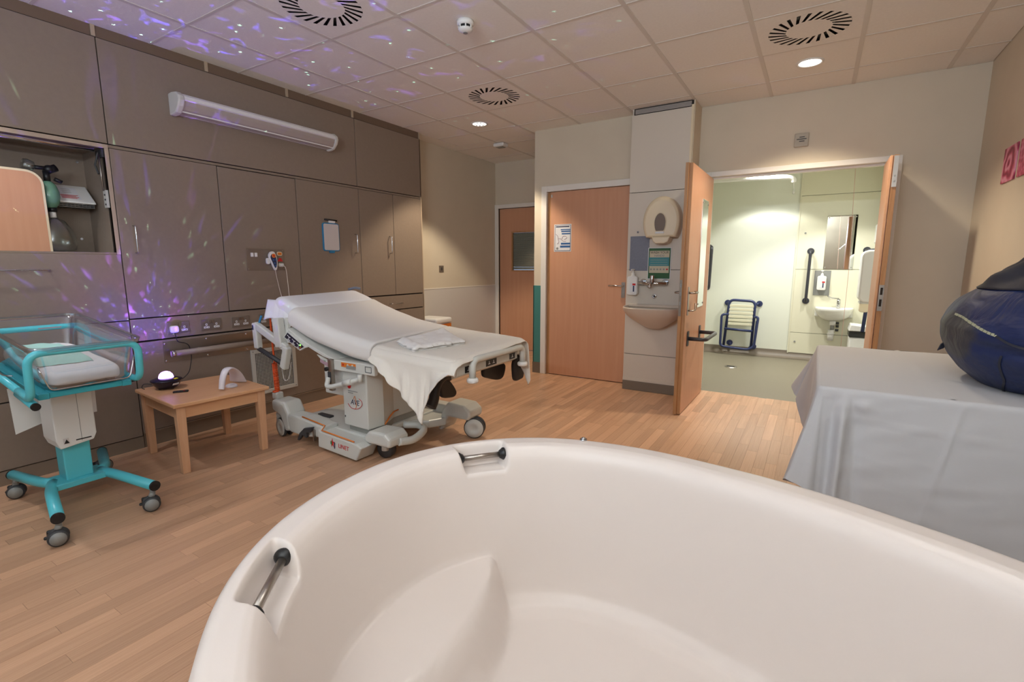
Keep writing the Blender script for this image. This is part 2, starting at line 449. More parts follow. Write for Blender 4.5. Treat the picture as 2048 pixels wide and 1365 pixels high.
# ---- ceiling: slab, exposed grid, single tiles
ceiling = struct(MB().box(-1.0, 4.6, -3.35, 4.75, 2.90, 3.0), 'ceiling', 'tile')
gx = [XL-0.02]+[0.6*k for k in range(0, 8)]+[XR]
gy = [YF]+[0.6*k for k in range(-5, 6)]+[YB+0.1]
DIFF = [(0.9, 0.3), (0.9, 2.1), (3.3, 2.1)]          # diffusers replace these tiles
tile_cache = {}
def tile(x0, x1, y0, y1):
    k = (round(x1-x0, 3), round(y1-y0, 3))
    if k not in tile_cache:
        o = MB().box(-k[0]/2+0.004, k[0]/2-0.004, -k[1]/2+0.004, k[1]/2-0.004, 0, 0.015).build('ceiling_tile', 'tile', ceiling)
        tile_cache[k] = o
    else:
        o = tile_cache[k].copy(); COL.objects.link(o)
    o.location = ((x0+x1)/2, (y0+y1)/2, CEIL)
for i in range(len(gx)-1):
    for j in range(len(gy)-1):
        cx, cy = (gx[i]+gx[i+1])/2, (gy[j]+gy[j+1])/2
        if any(abs(cx-a) < 0.1 and abs(cy-b) < 0.1 for a, b in DIFF): continue
        tile(gx[i], gx[i+1], gy[j], gy[j+1])
cx_ = [-0.72, 0.0, 0.6, 0.66]; cy_ = [3.40, 3.6, 4.2, 4.56]
for i in range(3):
    for j in range(3): tile(cx_[i], cx_[i+1], cy_[j], cy_[j+1])
tile(-0.72, XL-0.02, 2.655, 3.40)
for x in gx[1:-1]: MB().box(x-0.014, x+0.014, YF, YB+0.1, CEIL-0.003, CEIL-0.0005).build('grid_bar', 'tbar', ceiling)
for y in gy[1:-1]: MB().box(XL-0.02, XR, y-0.009, y+0.009, CEIL-0.0025, CEIL-0.0003).build('grid_bar', 'tbar', ceiling)
for y in (3.6, 4.2): MB().box(-0.72, 0.66, y-0.012, y+0.012, CEIL-0.0025, CEIL-0.0003).build('grid_bar', 'tbar', ceiling)
MB().box(-0.012, 0.012, 3.40, 4.56, CEIL-0.003, CEIL-0.0005).build('grid_bar', 'tbar', ceiling)

# ---- left wall: slab, backing, laminate panels
NY0, NY1, NZ0, NZ1 = -1.35, -0.335, 1.365, 2.03        # open cupboard niche
wl = struct(MB().box(-1.0, -0.90, YF, 2.66, 0, 2.9), 'wall_left', 'taupe')
b = MB()
b.box(-0.53, -0.513, YF, NY0, 0, 2.69); b.box(-0.53, -0.513, NY1, 2.66, 0, 2.69)
b.box(-0.53, -0.513, NY0, NY1, 0, NZ0-0.01); b.box(-0.53, -0.513, NY0, NY1, NZ1+0.03, 2.69)
b.box(-0.53, -0.50, YF, 2.66, 2.69, 2.90)
b.build('backing', 'gap', wl)
def panel(y0, y1, z0, z1, name='panel', m='taupe', parent=wl, x=XL, g=0.003, th=0.02):
    return MB().box(x-th, x, y0+g, y1-g, z0+g, z1-g).build(name, m, parent, bevel=0.0015)
for (y0, y1) in ((YF, NY0), (NY0, -0.31), (-0.31, 1.72), (1.72, 2.66)): panel(y0, y1, 2.055, 2.695)
ys = [YF, -1.35, -0.317, 0.356, 1.009, 1.706, 2.654]
for a, c in zip(ys[:-1], ys[1:]): MB().box(-0.512, -0.499, a+0.012, c-0.012, 2.698, 2.765).build('fascia', 'brown_fascia', wl)
for y in ys[1:]: MB().box(-0.512, -0.491, y-0.011, y+0.011, 2.698, 2.765).build('batten', 'taupe_edge', wl)
MB().box(-0.51, -0.494, -0.31, 2.66, 2.034, 2.051).build('rail', 'taupe', wl)
panel(YF, NY0, 0.09, 2.05); panel(NY0, -0.31, 0.49, 0.908); panel(NY0, -0.31, 0.088, 0.488)
panel(0.365, 1.03, 0.92, 2.03)                                   # service panel between the cupboards
panel(-0.31, 1.73, 0.758, 0.915); panel(-0.31, 1.73, 0.11, 0.752)
MB().box(-0.90, -0.49, 2.645, 2.66, 0, 2.765).build('end_panel', 'taupe_edge', wl)
sk = struct(MB().box(-0.512, -0.492, YF, -0.31, 0, 0.085), 'baseboard_left', 'skirt')
MB().box(-0.512, -0.497, -0.305, 2.645, 0, 0.104).build('plinth', 'skirt', sk)
MB().box(-0.512, -0.490, -0.305, 2.645, 0.104, 0.108).build('cap_strip', 'taupe_edge', sk)

# corridor side wall with pale protective sheet
wc = struct(MB().box(-0.90, -0.72, 2.66, 4.70, 0, 2.9), 'wall_corridor', 'cream')
MB().box(-0.725, -0.715, 2.66, 4.55, 0.10, 0.972).build('dado_sheet', 'greywall', wc)
MB().box(-0.725, -0.712, 2.66, 4.55, 0.972, 0.984).build('dado_trim', 'white_gloss', wc)
MB().box(-0.725, -0.712, 2.66, 4.55, 0, 0.10).build('baseboard', 'cove', wc)

# corridor end wall with door 2
we = struct(MB(), 'wall_end', 'cream') if False else None
m_ = MB(); m_.box(-0.73, -0.66, 4.55, 4.70, 0, 2.9); m_.box(-0.66, 0.25, 4.55, 4.70, 2.11, 2.9); m_.box(0.25, 0.70, 4.55, 4.70, 0, 2.9)
we = struct(m_, 'wall_end', 'cream')
f_ = MB(); f_.box(-0.72, -0.66, 4.53, 4.60, 0, 2.165); f_.box(-0.66, 0.25, 4.53, 4.60, 2.11, 2.165); f_.box(0.25, 0.31, 4.53, 4.60, 0, 2.165)
struct(f_, 'trim_1', 'white_gloss', bevel=0.003)
d2 = thing('door_2', (-0.655, 4.57, 0), 'beech corridor door with a small blinded window', 'door'); d2['kind'] = 'structure'
m_ = MB(); m_.box(-0.655, -0.43, 4.57, 4.614, 0.008, 2.105); m_.box(0.03, 0.245, 4.57, 4.614, 0.008, 2.105)
m_.box(-0.43, 0.03, 4.57, 4.614, 0.008, 1.20); m_.box(-0.43, 0.03, 4.57, 4.614, 1.755, 2.105); m_.build('leaf', 'beech', d2)
m_ = MB(); m_.box(-0.445, 0.045, 4.562, 4.578, 1.185, 1.203); m_.box(-0.445, 0.045, 4.562, 4.578, 1.752, 1.77)
m_.box(-0.445, -0.427, 4.562, 4.578, 1.203, 1.752); m_.box(0.027, 0.045, 4.562, 4.578, 1.203, 1.752); m_.build('window_bead', 'lipping', d2)
MB().box(-0.43, 0.03, 4.582, 4.586, 1.203, 1.752).build('glass', 'glass', d2)
bl = MB().box(-0.43, 0.03, 4.606, 4.61, 1.25, 1.752).build('blind', 'mid_grey', d2)
for k in range(18):
    z = 1.262+k*0.0275
    MB().obox((-0.2, 4.597, z), (0.455, 0.022, 0.002), rotm(rx=-0.75)).build('blind_slat', 'blind', bl)
MB().box(-0.43, 0.03, 4.588, 4.604, 1.215, 1.245).build('bottom_rail', 'mid_grey', bl)

# back wall with door 1
m_ = MB(); m_.box(0.65, 0.80, 3.30, 3.42, 0, 2.9); m_.box(0.80, 1.79, 3.30, 3.42, 2.105, 2.9); m_.box(1.79, 1.90, 3.30, 3.55, 0, 2.9)
m_.box(0.65, 0.75, 3.42, 4.55, 0, 2.9)
wb = struct(m_, 'wall_back', 'cream')
MB().box(0.645, 0.742, 3.294, 3.301, 0.13, 1.043).build('dado_sheet', 'teal_dado', wb)
MB().box(0.643, 0.653, 3.294, 3.9, 0.13, 1.043).build('dado_sheet', 'teal_dado', wb)
MB().box(0.640, 0.747, 3.290, 3.301, 0, 0.13).build('baseboard', 'cove', wb)
f_ = MB(); f_.box(0.747, 0.813, 3.282, 3.36, 0, 2.155); f_.box(0.813, 1.83, 3.282, 3.36, 2.092, 2.155); f_.box(1.776, 1.826, 3.30, 3.36, 0, 2.092)
struct(f_, 'trim_2', 'white_gloss', bevel=0.004)
d1 = thing('door_1', (0.815, 3.31, 0), 'plain beech door with a blue and white notice', 'door'); d1['kind'] = 'structure'
MB().box(0.853, 1.774, 3.310, 3.354, 0.008, 2.088).build('leaf', 'beech', d1, bevel=0.002)
MB().box(0.815, 0.852, 3.314, 3.354, 0.004, 2.088).build('door_stop', 'lipping', d1)
hp = MB().box(1.712, 1.752, 3.303, 3.310, 0.935, 1.10).build('handle_plate', 'steel', d1, bevel=0.002)
MB().tube(fillet([(1.732, 3.306, 1.062), (1.732, 3.255, 1.062), (1.585, 3.255, 1.062)], 0.02), 0.0095, 10).build('lever', 'chrome', hp)
MB().cyl((1.732, 3.303, 0.975), (1.732, 3.296, 0.975), 0.012).build('keyhole', 'mid_grey', hp)
MB().box(0.86, 0.875, 3.302, 3.311, 2.03, 2.06).build('contact_sensor', 'grey_plastic', d1)

# boxed service duct with laminate panels beside door 1
M['duct_grille'] = mat('duct_grille_grey', (158, 150, 144), 0.5)
du = struct(MB().box(1.846, 2.405, 3.118, 3.42, 0.0, 2.9), 'wall_duct', 'gap')
for (z0, z1) in ((0.115, 0.378), (0.378, 1.236), (1.236, 1.982), (1.982, 2.705)):
    MB().box(1.832, 2.40, 3.10, 3.12, z0+0.0025, z1-0.0025).build('panel', 'duct', du, bevel=0.001)
MB().box(1.832, 1.848, 3.12, 3.30, 0.1, 2.765).build('side_panel', 'duct', du)
MB().box(2.400, 2.412, 3.112, 3.42, 0.0, 2.765).build('side_panel', 'cream', du)
MB().box(2.385, 2.406, 3.096, 3.118, 0.1, 2.72).build('corner_trim', 'cream_plastic', du)
MB().box(1.86, 2.38, 3.108, 3.12, 2.712, 2.755).build('grille', 'duct_grille', du)
for k in range(4): MB().box(1.86, 2.38, 3.103, 3.111, 2.716+k*0.011, 2.720+k*0.011).build('grille_slat', 'duct_grille', du)
MB().box(1.832, 2.405, 3.086, 3.12, 0.0, 0.095).build('baseboard', 'cove', du, bevel=0.004)
MB().box(1.832, 2.400, 3.094, 3.10, 0.097, 0.125).build('bottom_strip', 'duct', du)

# wall towards the bathroom with the double doorway
m_ = MB(); m_.box(2.39, 2.50, 3.40, 3.55, 0, 2.9); m_.box(2.50, 3.955, 3.40, 3.55, 2.12, 2.9); m_.box(3.955, 4.6, 3.40, 3.55, 0, 2.9)
wbt = struct(m_, 'wall_bathroom', 'cream')
MB().box(3.985, 4.45, 3.390, 3.401, 0, 0.10).build('baseboard', 'cove', wbt)
f_ = MB(); f_.box(2.47, 2.535, 3.385, 3.55, 0, 2.16); f_.box(2.535, 3.93, 3.385, 3.55, 2.115, 2.16); f_.box(3.93, 3.985, 3.385, 3.55, 0, 2.16)
f_.box(2.535, 3.93, 3.45, 3.49, 2.098, 2.115)
struct(f_, 'trim_3', 'white_gloss', bevel=0.003)
# left leaf (door 3) swung into the room
d3 = thing('door_3', (2.54, 3.385, 0), 'wide beech leaf of the bathroom doorway standing open with a narrow glazed slot', 'door'); d3['kind'] = 'structure'
X0, X1 = 2.508, 2.562
MB().box(X0, X1, 2.47, 3.38, 0.008, 2.092).build('leaf', 'beech', d3, bevel=0.0015)
MB().box(X0+0.001, X0+0.026, 2.438, 2.47, 0.008, 2.092).build('rebate_edge', 'lipping', d3)
MB().box(X0+0.026, X1-0.001, 2.462, 2.47, 0.008, 2.092).build('rebate_edge', 'lipping', d3)
vp = MB().box(X1, X1+0.008, 2.90, 3.155, 0.90, 1.86).build('vision_panel', 'mirror', d3, bevel=0.001)
for (y, z) in ((2.915, 0.93), (3.14, 0.93), (2.915, 1.83), (3.14, 1.83)):
    MB().cyl((X1+0.006, y, z), (X1+0.013, y, z), 0.008, 10).build('bolt', 'mid_grey', vp)
fp = MB().box(X0+0.003, X0+0.024, 2.434, 2.44, 0.86, 1.16).build('lock_plate', 'plate', d3)
for z in (1.10, 1.03, 0.95): MB().box(X0+0.008, X0+0.019, 2.431, 2.436, z, z+0.03).build('lock_slot', 'mid_grey', fp)
hp = MB().box(X1, X1+0.007, 2.515, 2.555, 0.86, 1.10).build('handle_plate', 'steel', d3, bevel=0.001)
MB().tube(fillet([(X1, 2.535, 1.05), (X1+0.055, 2.535, 1.05), (X1+0.055, 2.66, 1.05), (X1+0.02, 2.69, 1.05)], 0.025), 0.0095, 10).build('lever', 'steel', hp)
MB().tube([(X1, 2.535, 0.90), (X1+0.045, 2.535, 0.90), (X1+0.05, 2.60, 0.90), (X1+0.05, 2.60, 0.96)], 0.007, 8).build('thumb_turn', 'steel', hp)
hp = MB().box(X0-0.007, X0, 2.515, 2.555, 0.86, 1.10).build('handle_plate', 'steel', d3, bevel=0.001)
MB().tube(fillet([(X0, 2.535, 1.05), (X0-0.055, 2.535, 1.05), (X0-0.055, 2.66, 1.05), (X0-0.02, 2.69, 1.05)], 0.025), 0.0095, 10).build('lever', 'steel', hp)
gb = MB().tube(fillet([(X1, 2.60, 0.652), (X1+0.15, 2.60, 0.652), (X1+0.15, 3.10, 0.652), (X1, 3.10, 0.652)], 0.05, 6), 0.017, 14).build('pull_bar', 'charcoal_tube', d3)
for y in (2.60, 3.10): MB().prism(rrect(0.06, 0.13, 0.012, 3, y, 0.652), fX(X1), 0, 0.008).build('pull_bar_plate', 'charcoal_tube', gb)
# right leaf (door 4), the narrow half
d4 = thing('door_4', (3.93, 3.385, 0), 'narrow beech leaf of the bathroom doorway opened back, seen edge-on', 'door'); d4['kind'] = 'structure'
MB().box(3.868, 3.922, 2.99, 3.40, 0.008, 2.092).build('leaf', 'beech', d4, bevel=0.0015)
MB().box(3.869, 3.883, 2.972, 2.99, 0.008, 2.092).build('rebate_edge', 'table', d4)
MB().box(3.889, 3.921, 2.962, 2.99, 0.008, 2.092).build('rebate_edge', 'lipping', d4)
lp = MB().box(3.889, 3.921, 2.956, 2.963, 0.93, 1.13).build('strike_plate', 'steel', d4)
for z in (1.055, 0.965): MB().box(3.898, 3.913, 2.953, 2.958, z, z+0.055).build('strike_slot', 'gap', lp)
fb = MB().box(3.890, 3.920, 2.956, 2.963, 1.86, 2.085).build('flush_bolt', 'steel', d4)
for z in (1.90, 1.94): MB().cyl((3.905, 2.957, z), (3.905, 2.952, z), 0.007, 10).build('bolt_screw', 'mid_grey', fb)

# right wall and front wall (behind the camera) with an assumed window added for light
struct(MB().box(XR, 4.60, YF-0.15, 3.55, 0, 2.9), 'wall_right', 'cream')
m_ = MB(); m_.box(-1.0, 0.2, -3.35, YF, 0, 2.9); m_.box(2.5, 4.6, -3.35, YF, 0, 2.9); m_.box(0.2, 2.5, -3.35, YF, 0, 1.1); m_.box(0.2, 2.5, -3.35, YF, 2.4, 2.9)
struct(m_, 'wall_front', 'cream')
m_ = MB(); m_.box(0.2, 2.5, -3.30, -3.24, 1.1, 1.15); m_.box(0.2, 2.5, -3.30, -3.24, 2.35, 2.4); m_.box(0.2, 0.25, -3.30, -3.24, 1.15, 2.35)
m_.box(2.45, 2.5, -3.30, -3.24, 1.15, 2.35); m_.box(1.33, 1.37, -3.30, -3.24, 1.15, 2.35)
struct(m_, 'assumed_window', 'white_gloss')

# ---- bathroom shell
bf = struct(MB().box(1.2, 4.3, 3.42, 6.15, -0.12, -0.002), 'floor_bathroom', 'bathfloor')
BX0, BX1, BY1, BCEIL = 1.35, 4.16, 6.00, 2.60
wbb = struct(MB().box(BX0-0.15, BX1+0.15, BY1, BY1+0.15, 0, 2.75), 'wall_bathroom_back', 'bathwall')
MB().box(BX0, 3.205, BY1-0.012, BY1+0.001, 0.10, BCEIL).build('sheet', 'bathwall', wbb)
MB().box(3.205, 3.222, BY1-0.030, BY1, 0.07, BCEIL).build('edge_trim', 'bathpanel', wbb)
for (z0, z1) in ((0.075, 0.36), (0.36, 1.222), (1.222, 2.185), (2.185, BCEIL)):
    MB().box(3.222, BX1, BY1-0.024, BY1, z0+0.003, z1-0.003).build('panel', 'bathpanel', wbb, bevel=0.001)
m_ = MB(); m_.grid(lambda u, v: Vector((BX0+(BX1-BX0)*u, BY1-0.013-0.10*(1-sin(v*PI/2)) if v < 1 else BY1-0.013, 0.10*(1-cos(v*PI/2))+0.001)), 2, 8)
m_.build('cove', 'cove', wbb)
for (x, z) in ((3.30, 1.70), (3.287, 0.235)): MB().cyl((x, BY1-0.03, z), (x, BY1-0.022, z), 0.012, 10).build('panel_bolt', 'mid_grey', wbb)
struct(MB().box(BX0-0.15, BX0, 3.55, BY1, 0, 2.75), 'wall_bathroom_left', 'bathwall')
struct(MB().box(BX1, BX1+0.15, 3.55, BY1, 0, 2.75), 'wall_bathroom_right', 'bathwall')
bcl = MB().box(BX0-0.15, BX1+0.15, 3.55, BY1+0.15, BCEIL, BCEIL+0.1); struct(bcl, 'ceiling_bathroom', 'bathwall')
bi = struct(MB().box(BX0, 2.47, 3.55, 3.56, 0, BCEIL), 'wall_bathroom_front', 'bathwall')
w1 = bpy.data.objects['assumed_window']
MB().box(0.25, 1.33, -3.275, -3.27, 1.15, 2.35).build('glass', 'glass', w1)
MB().box(1.37, 2.45, -3.275, -3.27, 1.15, 2.35).build('glass', 'glass', w1)
# ================================================================== CUPBOARDS ON THE LEFT WALL
def d_handle(parent, y, z0, z1, x=XL, vertical=True, y1=None):
    if vertical: pts = [(x, y, z0), (x+0.036, y, z0+0.002), (x+0.036, y, z1-0.002), (x, y, z1)]
    else: pts = [(x, y, z0), (x+0.036, y+0.002, z0), (x+0.036, y1-0.002, z0), (x, y1, z0)]
    return MB().tube(fillet(pts, 0.012, 4), 0.0046, 8).build('handle', 'chrome', parent)
# open resuscitation cupboard on the far left
c = thing('wall_cupboard', (XL, -0.84, NZ0), 'open taupe wall cupboard with equipment in its niche above a flap door', 'cupboard', 'built-in wall cupboards')
m_ = MB(); m_.box(-0.85, -0.84, NY0, NY1, NZ0, NZ1); m_.box(-0.85, -0.49, NY1, NY1+0.016, NZ0-0.012, NZ1+0.02)
m_.box(-0.85, -0.49, NY0-0.016, NY0, NZ0-0.012, NZ1+0.02); m_.box(-0.85, -0.492, NY0, NY1, NZ0-0.012, NZ0); m_.box(-0.85, -0.492, NY0, NY1, NZ1, NZ1+0.02)
m_.build('carcass', 'taupe', c)
MB().box(-0.512, -0.488, NY1, -0.313, NZ0-0.012, NZ1+0.02).build('front_edging', 'taupe_edge', c)
MB().box(-0.512, -0.486, NY0, -0.315, NZ1-0.004, NZ1+0.02).build('lid_edge', 'taupe_edge', c)
MB().tube([(-0.505, NY0, NZ1-0.022), (-0.505, NY1-0.05, NZ1-0.022)], 0.013, 12).build('lid_tube', 'chrome', c)
br = MB().box(-0.60, -0.50, NY1-0.012, NY1, NZ1-0.06, NZ1-0.01).build('lid_bracket', 'dark_grey', c)
MB().tube([(-0.53, NY1-0.02, NZ1-0.03), (-0.60, NY1-0.02, NZ1-0.10), (-0.56, NY1-0.02, NZ1-0.16)], 0.006, 8).build('hinge_arm', 'dark_grey', c)
MB().tube([(-0.53, NY1-0.018, NZ1-0.04), (-0.525, NY1-0.018, 1.76)], 0.005, 8).build('gas_strut', 'steel', c)
hb = MB().box(-0.545, -0.505, NY1-0.014, NY1, 1.655, 1.765).build('strut_bracket', 'grey_plastic', c)
for z in (1.675, 1.705, 1.735): MB().cyl((-0.52, NY1-0.012, z), (-0.52, NY1-0.018, z), 0.006, 8).build('bracket_screw', 'dark_grey', hb)
for (y, z) in ((-0.37, 1.97), (-0.40, 1.46)): MB().cyl((-0.842, y, z), (-0.834, y, z), 0.008, 10).build('cabinet_screw', 'chrome', c)
fl = MB().box(-0.51, -0.49, NY0+0.003, -0.313, 0.912, 1.352).build('flap_door', 'taupe', c, bevel=0.0015)
d_handle(fl, -0.985, 1.255, 0, vertical=False, y1=-0.688)
# beech board with rounded corner and pale edging standing in the niche
bd = thing('beech_board', (-0.60, -0.9, NZ0), 'beech-faced board with pale edging and a rounded corner standing in the open niche', 'board')
pl_ = [(-1.30, NZ0)]+[(-0.60, NZ0)]+[(-0.60-0.07*(1-cos(a)), 1.84-0.07*(1-sin(a))) for a in [k*PI/2/8 for k in range(9)]]+[(-1.30, 1.845)]
pl_ = [(-1.30, NZ0), (-0.632, NZ0)]+[(-0.712+0.08*cos(k*PI/16), 1.765+0.08*sin(k*PI/16)) for k in range(9)]+[(-1.30, 1.845)]
inn = [(-1.30, NZ0+0.0), (-0.645, NZ0)]+[(-0.712+0.067*cos(k*PI/16), 1.765+0.067*sin(k*PI/16)) for k in range(9)]+[(-1.30, 1.832)]
MB().prism(pl_, fX(-0.585), 0, 0.018).build('edging', 'cream_plastic', bd, bevel=0.002)
MB().prism(inn, fX(-0.568), 0, 0.002).build('face', 'beech', bd)
# bag valve mask
bv = thing('resuscitator', (-0.64, -0.59, NZ0), 'green resuscitation bag with black valve and clear reservoir hanging in the niche', 'resuscitator')
ex = -0.635
MB().lathe([(0.001, 0.085), (0.022, 0.08), (0.038, 0.06), (0.050, 0.02), (0.051, -0.015), (0.044, -0.05), (0.028, -0.075), (0.001, -0.085)], (ex, -0.595, 1.715), n=24).build('bag', 'green_clear', bv)
m_ = MB().cyl((ex, -0.595, 1.79), (ex, -0.595, 1.86), 0.017); m_.cyl((ex, -0.59, 1.86), (ex, -0.545, 1.885), 0.022); m_.cyl((ex, -0.56, 1.815), (ex, -0.525, 1.80), 0.012)
m_.ball((ex, -0.58, 1.87), 0.026); m_.build('valve', 'black', bv)
MB().tube([(ex, -0.585, 1.875), (ex, -0.66, 1.872)], 0.012, 10).build('connector', 'black', bv)
MB().lathe([(0.014, 0.0), (0.03, 0.01), (0.036, 0.04), (0.030, 0.058), (0.02, 0.06)], (ex, -0.645, 1.872), (0, -1, 0.25), 18).build('mask', 'clear_soft', bv)
MB().cyl((ex, -0.59, 1.64), (ex, -0.59, 1.612), 0.022).build('collar', 'black', bv)
MB().cyl((ex, -0.59, 1.612), (ex, -0.59, 1.578), 0.016).build('neck', 'white_plastic', bv)
MB().lathe([(0.012, 0.215), (0.05, 0.19), (0.085, 0.13), (0.10, 0.06), (0.085, 0.012), (0.02, 0.0)], (ex, -0.585, NZ0+0.002), n=22, sy=1.0, sx=0.6).build('reservoir', 'clear_soft', bv)
# radiant warmer
hw = thing('radiant_heater', (-0.70, -0.45, 1.66), 'white radiant heater housing with printed label and wire grille at the back of the niche', 'heater')
sh = [(-0.838, 1.68), (-0.838, 1.80), (-0.80, 1.805), (-0.655, 1.688), (-0.655, 1.68)]
MB().prism(sh, lambda a, b_, d: (a, -0.74+d, b_), 0, 0.385).build('housing', 'white_plastic', hw, bevel=0.012)
nn = Vector((0.117, 0, 0.145)).normalized(); tt = Vector((0.145, 0, -0.117)).normalized()
lb = MB()
p0 = Vector((-0.778, -0.53, 1.7876))
lb.add([p0+nn*0.001, p0+nn*0.001+Vector((0, 0.11, 0)), p0+tt*0.13+nn*0.001+Vector((0, 0.11, 0)), p0+tt*0.13+nn*0.001], [(0, 1, 2, 3)])
lbl = lb.build('label', 'paper', hw)
for k in range(4):
    q = p0+tt*(0.085+0.011*k)+nn*0.0016
    MB().add([q+Vector((0, 0.01, 0)), q+Vector((0, 0.1-0.012*(k % 2), 0)), q+tt*0.006+Vector((0, 0.1-0.012*(k % 2), 0)), q+tt*0.006+Vector((0, 0.01, 0))], [(0, 1, 2, 3)]).build('print_line', 'red', lbl)
for k in range(3):
    q = p0+tt*(0.02+0.018*k)+nn*0.0016
    MB().add([q+Vector((0, 0.03, 0)), q+Vector((0, 0.075, 0)), q+tt*0.004+Vector((0, 0.075, 0)), q+tt*0.004+Vector((0, 0.03, 0))], [(0, 1, 2, 3)]).build('print_line', 'mid_grey', lbl)
m_ = MB()
for k in range(19): m_.box(-0.80, -0.67, -0.725+k*0.02, -0.723+k*0.02, 1.655, 1.678)
m_.box(-0.673, -0.670, -0.73, -0.36, 1.674, 1.678); m_.box(-0.673, -0.670, -0.73, -0.36, 1.664, 1.667); m_.box(-0.673, -0.670, -0.73, -0.36, 1.654, 1.657)
tag(m_.build('wire_grille', 'wire', hw), kind='stuff')

def cupboard(y0, y1, z0, z1, label, doors, drawers=()):
    c = thing('wall_cupboard', (XL, (y0+y1)/2, 0.1), label, 'cupboard', 'built-in wall cupboards')
    MB().box(-0.512, -0.508, y0+0.004, y1-0.004, 0.92, 2.03).build('carcass', 'gap', c)
    for (a, b_, hy, h0, h1) in doors:
        d = MB().box(-0.508, XL, a+0.003, b_-0.003, z0+0.003, z1).build('door', 'taupe', c, bevel=0.0015)
        if hy is not None: d_handle(d, hy, h0, h1)
    for (q0, q1) in drawers:
        d = MB().box(-0.508, XL, y0+0.003, y1-0.003, q0+0.003, q1-0.003).build('drawer', 'taupe', c, bevel=0.0015)
        d_handle(d, 2.10, (q0+q1)/2-0.01, 0, vertical=False, y1=2.28)
    return c
cupboard(-0.31, 0.365, 0.918, 2.03, 'tall taupe cupboard with a single door handled at its left, above the plugged socket', [(-0.31, 0.365, -0.226, 1.365, 1.545)])
cupboard(1.03, 1.73, 0.918, 2.03, 'tall taupe cupboard carrying the small whiteboard on its single door', [(1.03, 1.73, 1.662, 1.40, 1.585)])
cupboard(1.73, 2.655, 0.955, 2.03, 'taupe double-door cupboard with drawers below, next to the corridor', [(1.73, 2.20, 2.132, 1.405, 1.585), (2.20, 2.645, None, 0, 0)],
         [(0.79, 0.947), (0.45, 0.785), (0.108, 0.445)])

# ================================================================== WALL FIXTURES, LEFT
# long strip light over the bed
ol = thing('wall_light', (XL, 0.78, 2.38), 'long white strip light with grey end caps high on the taupe wall', 'light')
prof = [(XL, 2.335), (XL, 2.455), (-0.425, 2.475), (-0.375, 2.462), (-0.352, 2.425)]
low = [(-0.352, 2.425), (-0.365, 2.375), (-0.41, 2.335), (-0.44, 2.327), (XL, 2.327)]
Y0, Y1 = 0.115, 1.375
MB().prism([(XL, 2.46), (-0.42, 2.465), (-0.38, 2.458), (-0.357, 2.44), (-0.348, 2.415), (-0.36, 2.41), (XL, 2.41)], fY(Y0), 0, Y1-Y0).build('cover', 'white_plastic', ol)
df = MB().prism([(XL, 2.41), (-0.36, 2.41), (-0.366, 2.385), (-0.385, 2.355), (-0.415, 2.338), (XL, 2.334)], fY(Y0), 0, Y1-Y0).build('diffuser', 'lid_clear', ol)
for k in range(4):
    MB().box(-0.40+0.0-0.022*k, -0.398-0.022*k, Y0, Y1, 2.334-0.0+0.002*(3-k), 2.341+0.004*(3-k)).build('rib', 'white_plastic', df)
for (ya, yb) in ((0.072, 0.116), (1.374, 1.405)):
    MB().prism([(XL, 2.322), (XL, 2.467), (-0.44, 2.472), (-0.385, 2.465), (-0.352, 2.44), (-0.344, 2.41), (-0.36, 2.37), (-0.40, 2.332), (-0.44, 2.322)], fY(ya), 0, yb-ya).build('end_cap', 'grey_plastic', ol, bevel=0.01)

# nurse call plate
nc = thing('bedhead_unit', (XL, 0.70, 1.33), 'satin steel bedhead call panel with two rockers and coloured buttons', 'panel')
MB().box(XL, XL+0.004, 0.535, 0.872, 1.237, 1.416).build('plate', 'plate', nc, bevel=0.001)
for y in (0.573, 0.606): MB().box(XL+0.003, XL+0.010, y, y+0.022, 1.35, 1.382).build('rocker', 'white_plastic', nc, bevel=0.002)
bt = MB().prism(rrect(0.05, 0.034, 0.016, 5, 0.828, 1.378), fX(XL+0.003), 0, 0.005).build('button_surround', 'cream_plastic', nc)
MB().prism(rrect(0.034, 0.022, 0.008, 5, 0.828, 1.378), fX(XL+0.007), 0, 0.004).build('button', 'orange', bt)
MB().prism([(0.806, 1.313), (0.854, 1.313), (0.838, 1.342), (0.822, 1.342)], fX(XL+0.003), 0, 0.004).build('warning_symbol', 'red', nc)
sk_ = MB().prism(rrect(0.05, 0.032, 0.012, 5, 0.833, 1.282), fX(XL+0.003), 0, 0.012).build('cord_socket', 'grey_plastic', nc)
MB().prism(rrect(0.026, 0.018, 0.006, 4, 0.835, 1.283), fX(XL+0.014), 0, 0.010).build('jack', 'white_plastic', sk_)
for (y, z) in ((0.55, 1.405), (0.548, 1.25), (0.86, 1.405), (0.86, 1.25)): MB().cyl((XL+0.003, y, z), (XL+0.006, y, z), 0.005, 10).build('plate_screw', 'steel', nc)
hs = thing('call_handset', (XL+0.02, 0.745, 1.33), 'white patient handset with orange and blue buttons hooked on the call panel', 'handset')
def hpoly(s):
    pts = [(0.715, 1.352), (0.725, 1.385), (0.748, 1.396), (0.768, 1.385), (0.782, 1.345), (0.786, 1.29), (0.778, 1.25), (0.766, 1.238), (0.755, 1.25), (0.735, 1.30)]
    cy, cz = 0.752, 1.317
    return [((y-cy)*s+cy, (z-cz)*s+cz) for y, z in [(p.y, p.z) for p in cr([(0, a, b_) for a, b_ in pts], 4, True)]]
MB().prism(hpoly(1.0), fX(XL+0.012), 0, 0.024).build('body', 'white_plastic', hs, bevel=0.004)
pd = MB().prism(hpoly(0.74), fX(XL+0.035), 0, 0.003).build('keypad', 'navyprint', hs)
MB().cyl((XL+0.036, 0.752, 1.360), (XL+0.041, 0.752, 1.360), 0.017, 18).build('call_button', 'orange', pd)
